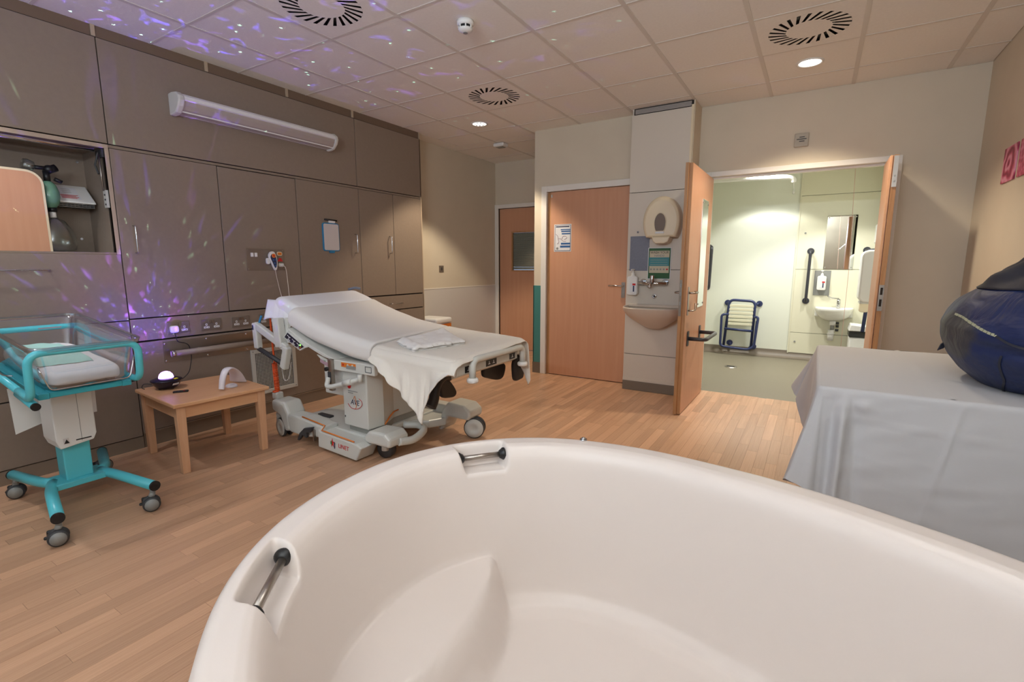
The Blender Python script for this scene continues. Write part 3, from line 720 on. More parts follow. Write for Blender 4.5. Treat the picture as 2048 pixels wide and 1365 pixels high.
MB().cyl((XL+0.040, 0.752, 1.360), (XL+0.0425, 0.752, 1.360), 0.008, 14).build('call_icon', 'red', pd)
for (y, z) in ((0.748, 1.325), (0.770, 1.325), (0.757, 1.298), (0.765, 1.275)): MB().cyl((XL+0.036, y, z), (XL+0.040, y, z), 0.007, 10).build('key', 'blueprint', pd)
MB().prism(rrect(0.03, 0.05, 0.012, 4, 0.712, 1.315), fX(XL+0.006), 0, 0.02).build('holder', 'white_plastic', hs, bevel=0.003)
MB().tube(cr([(XL+0.022, 0.768, 1.24), (XL+0.02, 0.779, 1.17), (XL+0.03, 0.795, 1.05), (-0.43, 0.80, 0.95), (-0.36, 0.80, 0.80)], 6), 0.0025, 6).build('cord', 'beige_wire', hs)
cc = MB().tube(cr([(XL+0.024, 0.838, 1.283), (XL+0.03, 0.862, 1.25), (XL+0.03, 0.872, 1.12), (-0.44, 0.868, 0.98), (-0.36, 0.86, 0.80), (-0.35, 0.85, 0.55)], 6), 0.003, 6).build('hanging_cable', 'beige_wire')
tag(cc, 'cream cord hanging from the jack of the call panel behind the bed', 'cord')

# small whiteboard
wbd = thing('whiteboard', (XL, 1.375, 1.54), 'small whiteboard with blue frame and pen clip on a taupe door', 'whiteboard')
MB().prism(rrect(0.188, 0.262, 0.022, 5, 1.371, 1.543), fX(XL), 0, 0.010).build('frame', 'blueplastic', wbd, bevel=0.002)
MB().prism(rrect(0.168, 0.243, 0.014, 5, 1.373, 1.543), fX(XL+0.009), 0, 0.003).build('face', 'board', wbd)
MB().prism(rrect(0.055, 0.02, 0.006, 3, 1.373, 1.405), fX(XL), 0, 0.012).build('lower_tab', 'blueplastic', wbd)
MB().prism(rrect(0.07, 0.028, 0.010, 3, 1.385, 1.688), fX(XL+0.002), 0, 0.014).build('clip', 'white_plastic', wbd)
MB().cyl((XL+0.012, 1.305, 1.703), (XL+0.012, 1.44, 1.699), 0.008, 12).build('marker_pen', 'black', wbd)

# socket outlets
def make_socket(yc, zc, label):
    s = thing('socket_outlet', (XL, yc, zc), label, 'socket', 'steel double sockets')
    x = XL
    MB().box(x, x+0.005, yc-0.074, yc+0.074, zc-0.043, zc+0.043).build('plate', 'plate', s, bevel=0.0015)
    for sg in (-1, 1):
        y = yc+sg*0.037
        ins = MB().box(x+0.004, x+0.006, y-0.02, y+0.02, zc-0.032, zc+0.012).build('outlet', 'plate', s)
        MB().prism(rrect(0.013, 0.017, 0.004, 3, y, zc+0.003), fX(x+0.006), 0, 0.0012).build('pin_surround', 'white_plastic', ins)
        MB().box(x+0.0065, x+0.0078, y-0.0025, y+0.0025, zc-0.001, zc+0.007).build('pin_hole', 'black', ins)
        for q in (-0.011, 0.011):
            MB().box(x+0.006, x+0.0072, y+q-0.0095, y+q+0.0095, zc-0.026, zc-0.011).build('pin_surround', 'white_plastic', ins)
            MB().box(x+0.0065, x+0.0078, y+q-0.004, y+q+0.004, zc-0.0205, zc-0.0165).build('pin_hole', 'black', ins)
        MB().box(x+0.004, x+0.009, yc+sg*0.011-0.008, yc+sg*0.011+0.008, zc+0.012, zc+0.034).build('rocker', 'steel', s, bevel=0.001)
    return s
so = make_socket(-0.014, 0.828, 'steel double socket with a white plug in its left outlet')
dup(so, (0, 0.230, 0), 'steel double socket, second from the white plug')
dup(so, (0, 0.461, 0), 'steel double socket, third from the white plug')
dup(so, (0, 0.690, 0), 'steel double socket half hidden behind the head of the bed')
# plug and cable of the projector
pg = thing('power_plug', (XL+0.01, -0.052, 0.825), 'white power plug with black cable in the first double socket', 'plug')
MB().prism(rrect(0.052, 0.050, 0.014, 4, -0.052, 0.822), fX(XL+0.006), 0, 0.032).build('plug_body', 'white_plastic', pg, bevel=0.006)
MB().tube(cr([(XL+0.025, -0.052, 0.80), (XL+0.03, -0.05, 0.765), (XL+0.035, -0.04, 0.73), (XL+0.04, 0.02, 0.70), (XL+0.04, 0.035, 0.62), (XL+0.05, 0.02, 0.555), (-0.40, -0.02, 0.50), (-0.36, -0.10, 0.462), (-0.30, -0.17, 0.475)], 8), 0.003, 7).build('cable', 'black', pg)

# bumper rail on steel plate
rl = thing('bumper_rail', (XL, 0.3, 0.65), 'taupe bumper rail on a riveted steel plate behind the small table', 'rail')
MB().box(XL, XL+0.003, -0.128, 0.86, 0.582, 0.735).build('plate', 'steel', rl)
MB().tube([(XL+0.065, -0.085, 0.650), (XL+0.065, 0.83, 0.650)], 0.022, 16).build('rail', 'taupe', rl)
for (ya, yb) in ((-0.103, -0.083), (0.828, 0.848)): MB().cyl((XL+0.065, ya, 0.650), (XL+0.065, yb, 0.650), 0.0235, 16).build('end_cap', 'chrome', rl)
for y in (0.12, 0.62): MB().cyl((XL, y, 0.655), (XL+0.06, y, 0.65), 0.013, 12).build('standoff', 'chrome', rl)
for (y, z) in ((-0.115, 0.722), (-0.115, 0.595), (0.17, 0.722), (0.17, 0.595), (0.48, 0.722), (0.48, 0.595), (0.84, 0.722), (0.84, 0.595)):
    MB().ball((XL+0.003, y, z), 0.005, 0.009, 0.009, 10, 6).build('rivet', 'chrome', rl)

# ventilation grille
vg = thing('vent_grille', (XL, 0.705, 0.38), 'white framed mesh ventilation grille low on the taupe wall', 'vent')
m_ = MB(); y0, y1, z0, z1 = 0.503, 0.913, 0.188, 0.58; t = 0.034
m_.box(XL, XL+0.012, y0, y1, z1-t, z1); m_.box(XL, XL+0.012, y0, y1, z0, z0+t); m_.box(XL, XL+0.012, y0, y0+t, z0+t, z1-t); m_.box(XL, XL+0.012, y1-t, y1, z0+t, z1-t)
m_.build('frame', 'grey_plastic', vg, bevel=0.002)
MB().box(XL, XL+0.002, y0+t, y1-t, z0+t, z1-t).build('backing', 'black', vg)
m_ = MB()
for k in range(27): yy = y0+t+(y1-y0-2*t)*k/26; m_.box(XL+0.004, XL+0.007, yy-0.0015, yy+0.0015, z0+t, z1-t)
for k in range(27): zz = z0+t+(z1-z0-2*t)*k/26; m_.box(XL+0.004, XL+0.0075, y0+t, y1-t, zz-0.0015, zz+0.0015)
tag(m_.build('mesh', 'grey_plastic', vg), kind='stuff')
for (y, z) in ((y0+0.017, z0+0.017), (y1-0.017, z0+0.017), (y0+0.017, z1-0.017), (y1-0.017, z1-0.017), ((y0+y1)/2, z0+0.017)): MB().cyl((XL+0.01, y, z), (XL+0.014, y, z), 0.005, 8).build('grille_screw', 'mid_grey', vg)

# light switch on corridor wall, bin below
sw = thing('light_switch', (-0.72, 3.26, 1.23), 'small bronze light switch on the cream corridor wall', 'switch')
MB().box(-0.72, -0.713, 3.215, 3.303, 1.187, 1.272).build('plate', 'plate', sw, bevel=0.001)
MB().box(-0.714, -0.708, 3.248, 3.268, 1.212, 1.248).build('rocker', 'dark_grey', sw)
bn = thing('clinical_bin', (-0.54, 2.83, 0), 'white lidded waste bin with an orange label beyond the bed', 'bin')
MB().box(-0.69, -0.33, 2.68, 2.96, 0.0, 0.58).build('body', 'white_plastic', bn, bevel=0.015)
MB().box(-0.70, -0.32, 2.67, 2.97, 0.58, 0.645).build('lid', 'white_plastic', bn, bevel=0.02)
MB().box(-0.331, -0.3285, 2.76, 2.96, 0.50, 0.575).build('label', 'orange', bn)

# ================================================================== CEILING FIXTURES
def diffuser(cx, cy, label):
    d = thing('air_diffuser', (cx, cy, CEIL), label, 'air vent', 'square swirl diffusers in the ceiling')
    z = CEIL-0.002; n = 24; ri, ro = 0.128, 0.228; sk = -0.30; wi, wo = 0.150, 0.098
    V = []; F = []
    def P(r, a): V.append(Vector((cx+r*cos(a), cy+r*sin(a), z))); return len(V)-1
    for k in range(n):                                   # solid strips between the skewed slots
        a = 2*PI*k/n; a2 = 2*PI*(k+1)/n
        F.append((P(ri, a+sk+wi), P(ro, a+wo), P(ro, a2), P(ri, a2+sk)))
    for k in range(n*3):                                 # hub disc and outer field
        a, a2 = 2*PI*k/(n*3), 2*PI*(k+1)/(n*3)
        F.append((P(0, 0), P(ri, a), P(ri, a2)))
        q = 0.292/max(abs(cos(a)), abs(sin(a))); q2 = 0.292/max(abs(cos(a2)), abs(sin(a2)))
        F.append((P(ro, a), P(q, a), P(q2, a2), P(ro, a2)))
    MB().add(V, F).build('face_plate', 'tile', d)
    m_ = MB(); m_.box(cx-0.292, cx+0.292, cy-0.292, cy+0.292, CEIL+0.013, CEIL+0.016)
    for (a0, a1, b0, b1) in ((-0.292, -0.286, -0.292, 0.292), (0.286, 0.292, -0.292, 0.292), (-0.286, 0.286, -0.292, -0.286), (-0.286, 0.286, 0.286, 0.292)):
        m_.box(cx+a0, cx+a1, cy+b0, cy+b1, CEIL-0.001, CEIL+0.013)
    m_.build('plenum', 'black', d)
    for k in range(n):
        a = 2*PI*(k+0.2)/n+sk*0.5; 
        MB().obox((cx+0.178*cos(a), cy+0.178*sin(a), CEIL+0.006), (0.085, 0.0015, 0.010), rotm(rx=0.6) if False else Matrix.Rotation(a+0.42, 3, 'Z')).build('vane', 'black', d)
    return d
d_ = diffuser(0.9, 0.3, 'swirl air diffuser cut by the top edge, above the strip light')
dup(d_, (0, 1.8, 0), 'swirl air diffuser in the ceiling behind the smoke detector')
dup(d_, (2.4, 1.8, 0), 'swirl air diffuser in the ceiling in front of the doorway')
def downlight(x, y, label, lens):
    d = thing('downlight', (x, y, CEIL), label, 'downlight', 'round recessed downlights')
    MB().lathe([(0.092, -0.001), (0.092, -0.005), (0.086, -0.008), (0.074, -0.006), (0.072, -0.001)], (x, y, CEIL), n=36).build('trim_ring', 'white_plastic', d)
    l = MB().lathe([(0.073, -0.003), (0.05, -0.0055), (0.0005, -0.006)], (x, y, CEIL), n=36).build('lens', lens, d)
    return d, l
d0, l0 = downlight(0.29, 2.73, 'lit round downlight near the corridor, its reflector facets showing', 'lens_dim')
for k in range(9):
    a = 2*PI*k/9; MB().obox((0.29+0.048*cos(a), 2.73+0.048*sin(a), CEIL-0.0065), (0.03, 0.014, 0.001), Matrix.Rotation(a, 3, 'Z')).build('facet', 'steel', l0)
downlight(3.30, 2.71, 'brightly lit round downlight before the bathroom doorway', 'lens')
for (x, y, p, c), lb_ in zip(DOWNLIGHTS[2:], ('assumed round downlight out of view above the baby cot', 'assumed round downlight out of view above the pool', 'assumed round downlight out of view behind the camera')): downlight(x, y, lb_, 'lens')
sd = thing('smoke_detector', (1.505, 0.875, CEIL), 'white domed smoke detector on a ceiling tile', 'detector')
sx, sy = 1.505, 0.875
MB().lathe([(0.001, 0), (0.052, 0), (0.052, -0.022), (0.047, -0.028), (0.001, -0.028)], (sx, sy, CEIL), n=30).build('base', 'white_plastic', sd)
MB().lathe([(0.040, -0.028), (0.040, -0.045)], (sx, sy, CEIL), n=30).build('chamber', 'black', sd)
for k in range(7):
    a = 2*PI*k/7; MB().obox((sx+0.042*cos(a), sy+0.042*sin(a), CEIL-0.037), (0.006, 0.008, 0.022), Matrix.Rotation(a, 3, 'Z')).build('fin', 'white_plastic', sd)
MB().lathe([(0.001, -0.044), (0.045, -0.044), (0.042, -0.054), (0.028, -0.064), (0.001, -0.066)], (sx, sy, CEIL), n=30).build('cap', 'white_plastic', sd)
MB().cyl((sx, sy, CEIL-0.064), (sx, sy, CEIL-0.069), 0.014, 16).build('sensor_tip', 'mid_grey', sd)
se = thing('ceiling_sensor', (0.02, 3.56, CEIL), 'small flat white sensor box on the corridor ceiling', 'sensor')
MB().box(-0.055, 0.095, 3.50, 3.62, CEIL-0.045, CEIL-0.003).build('housing', 'white_plastic', se, bevel=0.012)
MB().box(-0.03, 0.07, 3.52, 3.60, CEIL-0.052, CEIL-0.044).build('window', 'mid_grey', se, bevel=0.004)
for (p, t, s, e) in FILL_UPLIGHTS:  # unseen housings for the added ceiling fill lights
    on_front = p[1] < -3
    u_ = thing('added_uplighter', p, 'added fill uplighter, unseen behind the camera' if on_front else 'added fill uplighter, unseen on the right wall beside the pool', 'light')
    if on_front: MB().prism([(-3.195, 2.00), (-3.195, 2.12), (-3.12, 2.08), (-3.02, 2.085), (-3.01, 2.05), (-3.08, 2.0)], fX(p[0]-s/2), 0, s).build('trough', 'white_plastic', u_, bevel=0.004)
    else: MB().prism([(4.445, 2.00), (4.445, 2.12), (4.38, 2.08), (4.27, 2.085), (4.26, 2.05), (4.33, 2.0)], fY(p[1]-s/2), 0, s).build('trough', 'white_plastic', u_, bevel=0.004)
# ================================================================== HAND WASH STATION ON THE DUCT
YD = 3.10
pd_ = thing('paper_dispenser', (2.19, YD, 1.5), 'large cream oval hand towel dispenser with smoked window', 'dispenser')
def oval(cx, cz, rx, rt, rb, n=40, flat=None):
    out = []
    for k in range(n):
        a = 2*PI*k/n; z = sin(a)*(rt if sin(a) > 0 else rb)
        if flat is not None: z = max(z, flat)
        out.append((cx+rx*cos(a), cz+z))
    return out
shell = MB()
oc = oval(2.19, 1.69, 0.172, 0.228, 0.26, 40, -0.15)
def dome(u, v):
    k = u*40 % 40; i = int(k); (a, b_) = oc[i % 40]
    t = v; s = 1.0 if t < 0.55 else (1-((t-0.55)/0.45)**2*0.35)
    cx, cz = 2.19, 1.67
    yy = YD-0.13*min(1, t/0.75) if t < 0.75 else YD-0.13-0.012*((t-0.75)/0.25)
    sc = 1.0 if t < 0.6 else 1-0.16*((t-0.6)/0.4)**2
    return Vector((cx+(a-cx)*sc, yy, cz+(b_-cz)*sc))
shell.grid(dome, 40, 9, True, False)
fr = [dome(k/40, 1.0) for k in range(40)]
b0_ = len(shell.v); shell.v.extend(fr); shell.f.append([b0_+k for k in range(40)]); shell.sm.append(False); shell.mi.append(0)
shell.build('cover', 'cream_plastic', pd_)
win = oval(2.185, 1.675, 0.055, 0.088, 0.11, 28, -0.08)
MB().prism(win, lambda a, b_, d: (a, YD-0.141-d, b_), -0.004, 0.004).build('window', 'window_dark', pd_)
MB().tube(cr([(a, YD-0.146, b_) for a, b_ in win], 1, True), 0.004, 6, closed=True).build('window_rim', 'cream_plastic', pd_)
MB().prism([(2.11, 1.545), (2.285, 1.545), (2.265, 1.50), (2.23, 1.482), (2.15, 1.482), (2.125, 1.50)], lambda a, b_, d: (a, YD-d, b_), 0, 0.15).build('outlet_chute', 'cream_plastic', pd_, bevel=0.01)
MB().box(2.145, 2.225, YD-0.152, YD-0.14, 1.575, 1.592).build('paper_edge', 'paper', pd_)
# back plate, poster
bp_ = thing('back_plate', (1.955, YD, 1.4), 'blue-grey plate on the duct above the soap bottle', 'panel')
MB().box(1.862, 2.052, YD-0.006, YD, 1.225, 1.562).build('plate', 'greyboard', bp_)
wp = thing('poster', (2.158, YD, 1.3), 'green and teal hand washing poster between dispenser and tap', 'poster')
def fp_(x0, x1, z0, z1, name, m, par, dd): return MB().box(x0, x1, YD-dd-0.0012, YD-dd, z0, z1).build(name, m, par)
px0, px1, pz0, pz1 = 2.052, 2.262, 1.150, 1.443
fp_(px0-0.006, px1+0.006, pz0-0.004, pz1+0.006, 'backing', 'paper', wp, 0.006)
fp_(px0, px1, pz0, pz1, 'border', 'dkgreen', wp, 0.0075)
fp_(px0+0.010, px1-0.010, 1.355, 1.418, 'title_band', 'creamprint', wp, 0.009)
fp_(px0+0.006, px1-0.010, 1.272, 1.355, 'teal_band', 'tealprint', wp, 0.009)
fp_(px0+0.010, px1-0.010, 1.205, 1.272, 'step_band', 'creamprint', wp, 0.009)
text('title_text', 'WASH YOUR', 0.032, 'black', wp, (2.157, YD-0.011, 1.391), (1, 0, 0), (0, 0, 1), sx=0.93)
text('title_text', 'HANDS!', 0.027, 'greyboard', wp, (2.157, YD-0.011, 1.362), (1, 0, 0), (0, 0, 1))
for k in range(3): fp_(px0+0.02, px1-0.025, 1.285+0.022*k, 1.2868+0.022*k, 'print_line', 'creamprint', wp, 0.0105)
for k in range(6): MB().cyl((px0+0.028+0.031*k, YD-0.0105, 1.24), (px0+0.028+0.031*k, YD-0.0115, 1.24), 0.009, 10).build('step_icon', 'red' if k == 5 else 'mid_grey', wp)
# mixer tap
tp = thing('wall_mixer_tap', (2.11, YD, 1.1), 'chrome wall bar mixer tap over the moulded basin', 'tap')
MB().tube([(1.975, YD-0.07, 1.105), (2.255, YD-0.07, 1.105)], 0.017, 14).build('bar', 'chrome', tp)
for x in (2.01, 2.225):
    m_ = MB(); m_.cyl((x, YD, 1.115), (x, YD-0.07, 1.112), 0.015); m_.cyl((x, YD, 1.115), (x, YD-0.012, 1.115), 0.032); m_.build('wall_union', 'chrome', tp)
MB().cyl((2.115, YD-0.075, 1.10), (2.115, YD-0.075, 1.182), 0.022, 18).build('lever_body', 'chrome', tp, bevel=0.004)
MB().tube(fillet([(2.115, YD-0.075, 1.11), (2.115, YD-0.13, 1.10), (2.115, YD-0.15, 1.062)], 0.02), 0.013, 12).build('spout', 'chrome', tp)
MB().cyl((2.083, YD-0.078, 1.085), (2.083, YD-0.078, 1.065), 0.014).build('valve_cap', 'chrome', tp)
for (x, z, r, lab, nm) in ((2.123, 0.976, 0.020, 'round chrome overflow boss under the mixer tap', 'boss'), (1.933, 1.603, 0.011, 'small chrome lock boss above the blue-grey plate', 'boss')):
    k_ = thing('panel_boss', (x, YD, z), lab, nm)
    MB().lathe([(r*1.15, 0), (r*1.1, 0.006), (r*0.6, 0.009), (r*0.5, 0.006), (0.0005, 0.006)], (x, YD, z), (0, -1, 0), 20).build('ring', 'chrome', k_)
    MB().cyl((x, YD-0.006, z), (x, YD-0.0072, z), r*0.45, 14).build('hole', 'black', k_)
def soap_bottle(x, y, z, s, label, back):
    b_ = thing('soap_bottle', (x, y, z), label, 'soap bottle')
    MB().prism(rrect(0.105*s, 0.19*s, 0.02*s, 4, x, z+0.095*s), lambda a, c_, d: (a, y-0.028*s+d, c_), 0, 0.056*s).build('body', 'white_plastic', b_, bevel=0.008*s)
    MB().lathe([(0.03*s, 0.188*s), (0.018*s, 0.20*s), (0.018*s, 0.222*s), (0.008*s, 0.225*s), (0.006*s, 0.25*s), (0.016*s, 0.252*s), (0.016*s, 0.262*s), (0.0005, 0.263*s)], (x, y, z), n=16).build('pump', 'white_plastic', b_)
    MB().box(x-0.008*s, x+0.008*s, y-0.055*s, y, z+0.248*s, z+0.261*s).build('spout', 'white_plastic', b_, bevel=0.003)
    lb = MB().box(x-0.02*s, x+0.042*s, y-0.0305*s, y-0.028*s, z+0.03*s, z+0.125*s).build('label', 'paper', b_)
    MB().box(x+0.006*s, x+0.038*s, y-0.0315*s, y-0.0305*s, z+0.098*s, z+0.118*s).build('print_block', 'red', lb)
    MB().box(x+0.012*s, x+0.026*s, y-0.0315*s, y-0.0305*s, z+0.035*s, z+0.095*s).build('print_block', 'navyprint', lb)
    MB().box(x-0.035*s, x+0.035*s, y+0.026*s, back, z+0.02*s, z+0.16*s).build('bracket', 'white_plastic', b_)
    return b_
soap_bottle(1.915, YD-0.045, 0.985, 0.98, 'white pump soap bottle left of the chrome mixer tap', YD)
# moulded basin
bs = thing('wash_basin', (2.165, YD, 0.86), 'beige moulded wall basin with a bowed front below the tap', 'basin')
bc = 2.165
def basin(u, v):
    a = PI*u                                     # half outline, u along the front
    hw, dp = 0.305, 0.40
    ex = math.copysign(abs(cos(a))**0.62, cos(a))*-hw; ey = -(abs(sin(a))**0.75)*dp
    if v < 0.5:                                  # outer skin, top to bottom
        t = v/0.5; s = 1-0.55*t**2.2; z = 0.875-0.205*(t**1.0)*(0.55+0.45*sin(a))
        return Vector((bc+ex*s, YD+ey*s*(1-0.25*t), z))
    t = (v-0.5)/0.5
    return Vector((bc+ex*0.45*(1-t), YD+ey*0.45*0.75*(1-t), 0.875-0.205*(0.55+0.45*sin(a))-0.006*t))
m_ = MB(); m_.grid(basin, 36, 22); m_.build('bowl_shell', 'basin', bs)
def basin_in(u, v):
    a = PI*u; hw, dp = 0.305, 0.40
    ex = math.copysign(abs(cos(a))**0.62, cos(a))*-hw; ey = -(abs(sin(a))**0.75)*dp
    prof_ = [(1.0, 0.875), (0.985, 0.884), (0.95, 0.884), (0.93, 0.872), (0.86, 0.82), (0.7, 0.765), (0.4, 0.742), (0.0, 0.738)]
    k = v*(len(prof_)-1); i = min(int(k), len(prof_)-2); f = k-i
    s = prof_[i][0]*(1-f)+prof_[i+1][0]*f; z = prof_[i][1]*(1-f)+prof_[i+1][1]*f
    return Vector((bc+ex*s, YD-0.03+(ey+0.03)*s if s > 0.5 else YD-0.03+(ey+0.03)*s, z))
m_ = MB(); m_.grid(basin_in, 36, 22); m_.build('bowl', 'basin', bs)
MB().box(bc-0.303, bc+0.303, YD-0.035, YD, 0.865, 0.895).build('back_ledge', 'basin', bs, bevel=0.008)
MB().cyl((bc, YD-0.17, 0.745), (bc, YD-0.17, 0.748), 0.022).build('waste', 'chrome', bs)
# notice on door 1
nt_ = thing('door_notice', (1.008, 3.31, 1.58), 'laminated white notice with blue text bars on the beech door', 'notice')
YN = 3.309
def fn_(x0, x1, z0, z1, name, m, dd): return MB().box(x0, x1, YN-dd-0.001, YN-dd, z0, z1).build(name, m, nt_)
fn_(0.902, 1.114, 1.430, 1.732, 'laminate', 'paper', 0)
fn_(0.912, 1.106, 1.438, 1.724, 'border', 'navyprint', 0.0012)
fn_(0.917, 1.101, 1.443, 1.719, 'page', 'paper', 0.0024)
fn_(0.925, 1.09, 1.700, 1.711, 'heading', 'navyprint', 0.0036)
for (x0, z0, z1) in ((0.985, 1.667, 1.678), (0.992, 1.646, 1.660), (0.998, 1.620, 1.634), (0.99, 1.508, 1.528), (0.98, 1.475, 1.497)): fn_(x0, 1.101, z0, z1, 'text_bar', 'blueprint', 0.0036)
for pts in ([(0.925, 1.625), (0.95, 1.60), (0.955, 1.565), (0.965, 1.54), (0.945, 1.515)], [(0.96, 1.575), (0.99, 1.572), (1.01, 1.55), (1.05, 1.545)], [(1.0, 1.57), (1.015, 1.598), (1.045, 1.60), (1.06, 1.58), (1.03, 1.565)]):
    MB().tube(cr([(a, YN-0.0045, b_) for a, b_ in pts], 4), 0.0022, 6).build('drawing', 'pinkstrip', nt_)
MB().cyl((0.945, YN-0.0036, 1.465), (0.945, YN-0.0046, 1.465), 0.014, 14).build('badge', 'mid_grey', nt_)
# wall vent above the doorway
sp = thing('wall_sounder', (3.262, 3.40, 2.36), 'square grey sounder plate above the bathroom doorway', 'sounder')
MB().box(3.207, 3.317, 3.382, 3.40, 2.305, 2.418).build('plate', 'mid_grey', sp, bevel=0.006); M['mid_grey2'] = mat('sounder_grey', (176, 166, 150), 0.5); bpy.data.objects['wall_sounder'].children[0].data.materials[0] = M['mid_grey2']
for (x0, x1, z) in ((3.245, 3.285, 2.385), (3.225, 3.30, 2.368), (3.245, 3.285, 2.35)): MB().box(x0, x1, 3.378, 3.383, z-0.003, z+0.003).build('slot', 'dark_grey', sp)
# pictures on the right wall
def pic(y0, y1, z0, z1, label, kind):
    p = thing('canvas_picture', (XR, (y0+y1)/2, (z0+z1)/2), label, 'picture', 'pink flower canvases')
    MB().box(XR-0.008, XR-0.001, y0, y1, z0, z1).build('canvas', 'rosepic' if kind else 'blossompic', p)
    return p
def picmat(name, kind):
    m = bpy.data.materials.new(name); m.use_nodes = True; nt = m.node_tree; b = nt.nodes['Principled BSDF']; b.inputs['Roughness'].default_value = 0.45
    tc = N(nt, 'ShaderNodeTexCoord'); mp = N(nt, 'ShaderNodeMapping'); nt.links.new(tc.outputs['Object'], mp.inputs['Vector'])
    if kind:
        wv = N(nt, 'ShaderNodeTexWave', wave_type='RINGS', rings_direction='X'); wv.inputs['Scale'].default_value = 4.0; wv.inputs['Distortion'].default_value = 5; wv.inputs['Detail Scale'].default_value = 2.0
        nt.links.new(mp.outputs[0], wv.inputs['Vector']); fac = wv.outputs['Fac']
    else:
        wv = N(nt, 'ShaderNodeTexVoronoi'); wv.inputs['Scale'].default_value = 36; nt.links.new(mp.outputs[0], wv.inputs['Vector']); fac = wv.outputs['Distance']
    r = N(nt, 'ShaderNodeValToRGB'); r.color_ramp.elements[0].color = rgb(140, 26, 66); r.color_ramp.elements[1].color = rgb(226, 150, 176)
    e = r.color_ramp.elements.new(0.45); e.color = rgb(196, 74, 108)
    nt.links.new(fac, r.inputs[0]); nt.links.new(r.outputs[0], b.inputs['Base Color']); return m
M['rosepic'] = picmat('rose_print', 1); M['blossompic'] = picmat('blossom_print', 0)
pic(2.49, 2.74, 1.805, 2.022, 'pink rose canvas, the one nearest the bathroom doorway', 1)
pic(2.19, 2.435, 1.805, 2.022, 'pink blossom canvas cut off by the right edge of the picture', 0)

# ================================================================== BATHROOM
BY = BY1-0.024
gr = thing('grab_rail', (3.377, BY, 1.13), 'vertical black grab rail beside the bathroom mirror', 'grab rail', 'dark grab rails')
MB().tube(fillet([(3.38, BY, 1.462), (3.38, BY-0.085, 1.462), (3.374, BY-0.085, 0.80), (3.374, BY, 0.80)], 0.045, 6), 0.018, 14).build('bar', 'charcoal_tube', gr)
for (x, z) in ((3.38, 1.462), (3.374, 0.80)): MB().cyl((x, BY, z), (x, BY-0.012, z), 0.042, 24).build('flange', 'charcoal_tube', gr, bevel=0.004)
mr_ = thing('mirror', (3.70, BY, 1.57), 'frameless rectangular mirror over the small bathroom basin', 'mirror')
MB().box(3.536, 3.862, BY-0.006, BY, 1.224, 1.912).build('glass', 'mirror', mr_)
for (x, z) in ((3.555, 1.888), (3.843, 1.888), (3.555, 1.246), (3.843, 1.246)): MB().ball((x, BY-0.006, z), 0.008, 0.005, 0.008, 10, 6).build('mirror_screw', 'chrome', mr_)
bp_ = thing('back_plate', (3.54, BY, 1.045), 'grey plate behind the bathroom soap bottle', 'panel')
MB().box(3.449, 3.632, BY-0.005, BY, 0.878, 1.208).build('plate', 'mid_grey', bp_)
soap_bottle(3.535, BY-0.04, 0.95, 0.98, 'white pump soap bottle on the grey plate in the bathroom', BY-0.004)
# small basin
bb = thing('hand_basin', (3.70, BY, 0.7), 'small white ceramic basin with bottle trap in the bathroom', 'basin')
def hb(u, v):
    a = PI*u; hw, dp = 0.215, 0.30
    ex = -math.copysign(abs(cos(a))**0.7, cos(a))*hw; ey = -(abs(sin(a))**0.8)*dp
    prof_ = [(0.22, 0.555), (0.5, 0.565), (0.75, 0.60), (0.92, 0.65), (1.0, 0.70), (1.0, 0.722), (0.96, 0.728), (0.90, 0.715), (0.8, 0.66), (0.4, 0.62), (0.0, 0.615)]
    k = v*(len(prof_)-1); i = min(int(k), len(prof_)-2); f = k-i
    s = prof_[i][0]*(1-f)+prof_[i+1][0]*f; z = prof_[i][1]*(1-f)+prof_[i+1][1]*f
    return Vector((3.70+ex*s, BY-0.04+(ey+0.04)*s, z))
MB().grid(hb, 32, 33).build('bowl', 'ceramic', bb)
MB().box(3.488, 3.912, BY-0.06, BY, 0.60, 0.728).build('back_shelf', 'ceramic', bb, bevel=0.012)
MB().cyl((3.70, BY-0.13, 0.56), (3.70, BY-0.13, 0.50), 0.035).build('waste_cup', 'white_plastic', bb)
MB().cyl((3.70, BY-0.13, 0.50), (3.70, BY-0.13, 0.44), 0.022).build('pipe', 'mid_grey', bb)
m_ = MB(); m_.cyl((3.69, BY-0.13, 0.44), (3.69, BY-0.13, 0.30), 0.036); m_.cyl((3.69, BY-0.13, 0.40), (3.69, BY-0.13, 0.385), 0.043); m_.cyl((3.69, BY-0.13, 0.41), (3.74, BY, 0.43), 0.018); m_.build('trap', 'white_plastic', bb)
for z in (0.54, 0.50, 0.45): MB().cyl((3.755, BY-0.09, z), (3.755, BY-0.09, z-0.03), 0.018, 10).build('service_valve', 'dark_grey', bb)
bt_ = thing('basin_tap', (3.74, BY-0.05, 0.728), 'chrome lever tap on the small bathroom basin', 'tap')
MB().cyl((3.745, BY-0.06, 0.726), (3.745, BY-0.06, 0.84), 0.021, 16).build('body', 'chrome', bt_)
MB().tube([(3.745, BY-0.06, 0.78), (3.74, BY-0.17, 0.76), (3.74, BY-0.18, 0.745)], 0.012, 10).build('spout', 'chrome', bt_)
MB().tube(fillet([(3.745, BY-0.06, 0.848), (3.66, BY-0.09, 0.852), (3.62, BY-0.11, 0.878)], 0.02), 0.008, 8).build('lever', 'chrome', bt_)
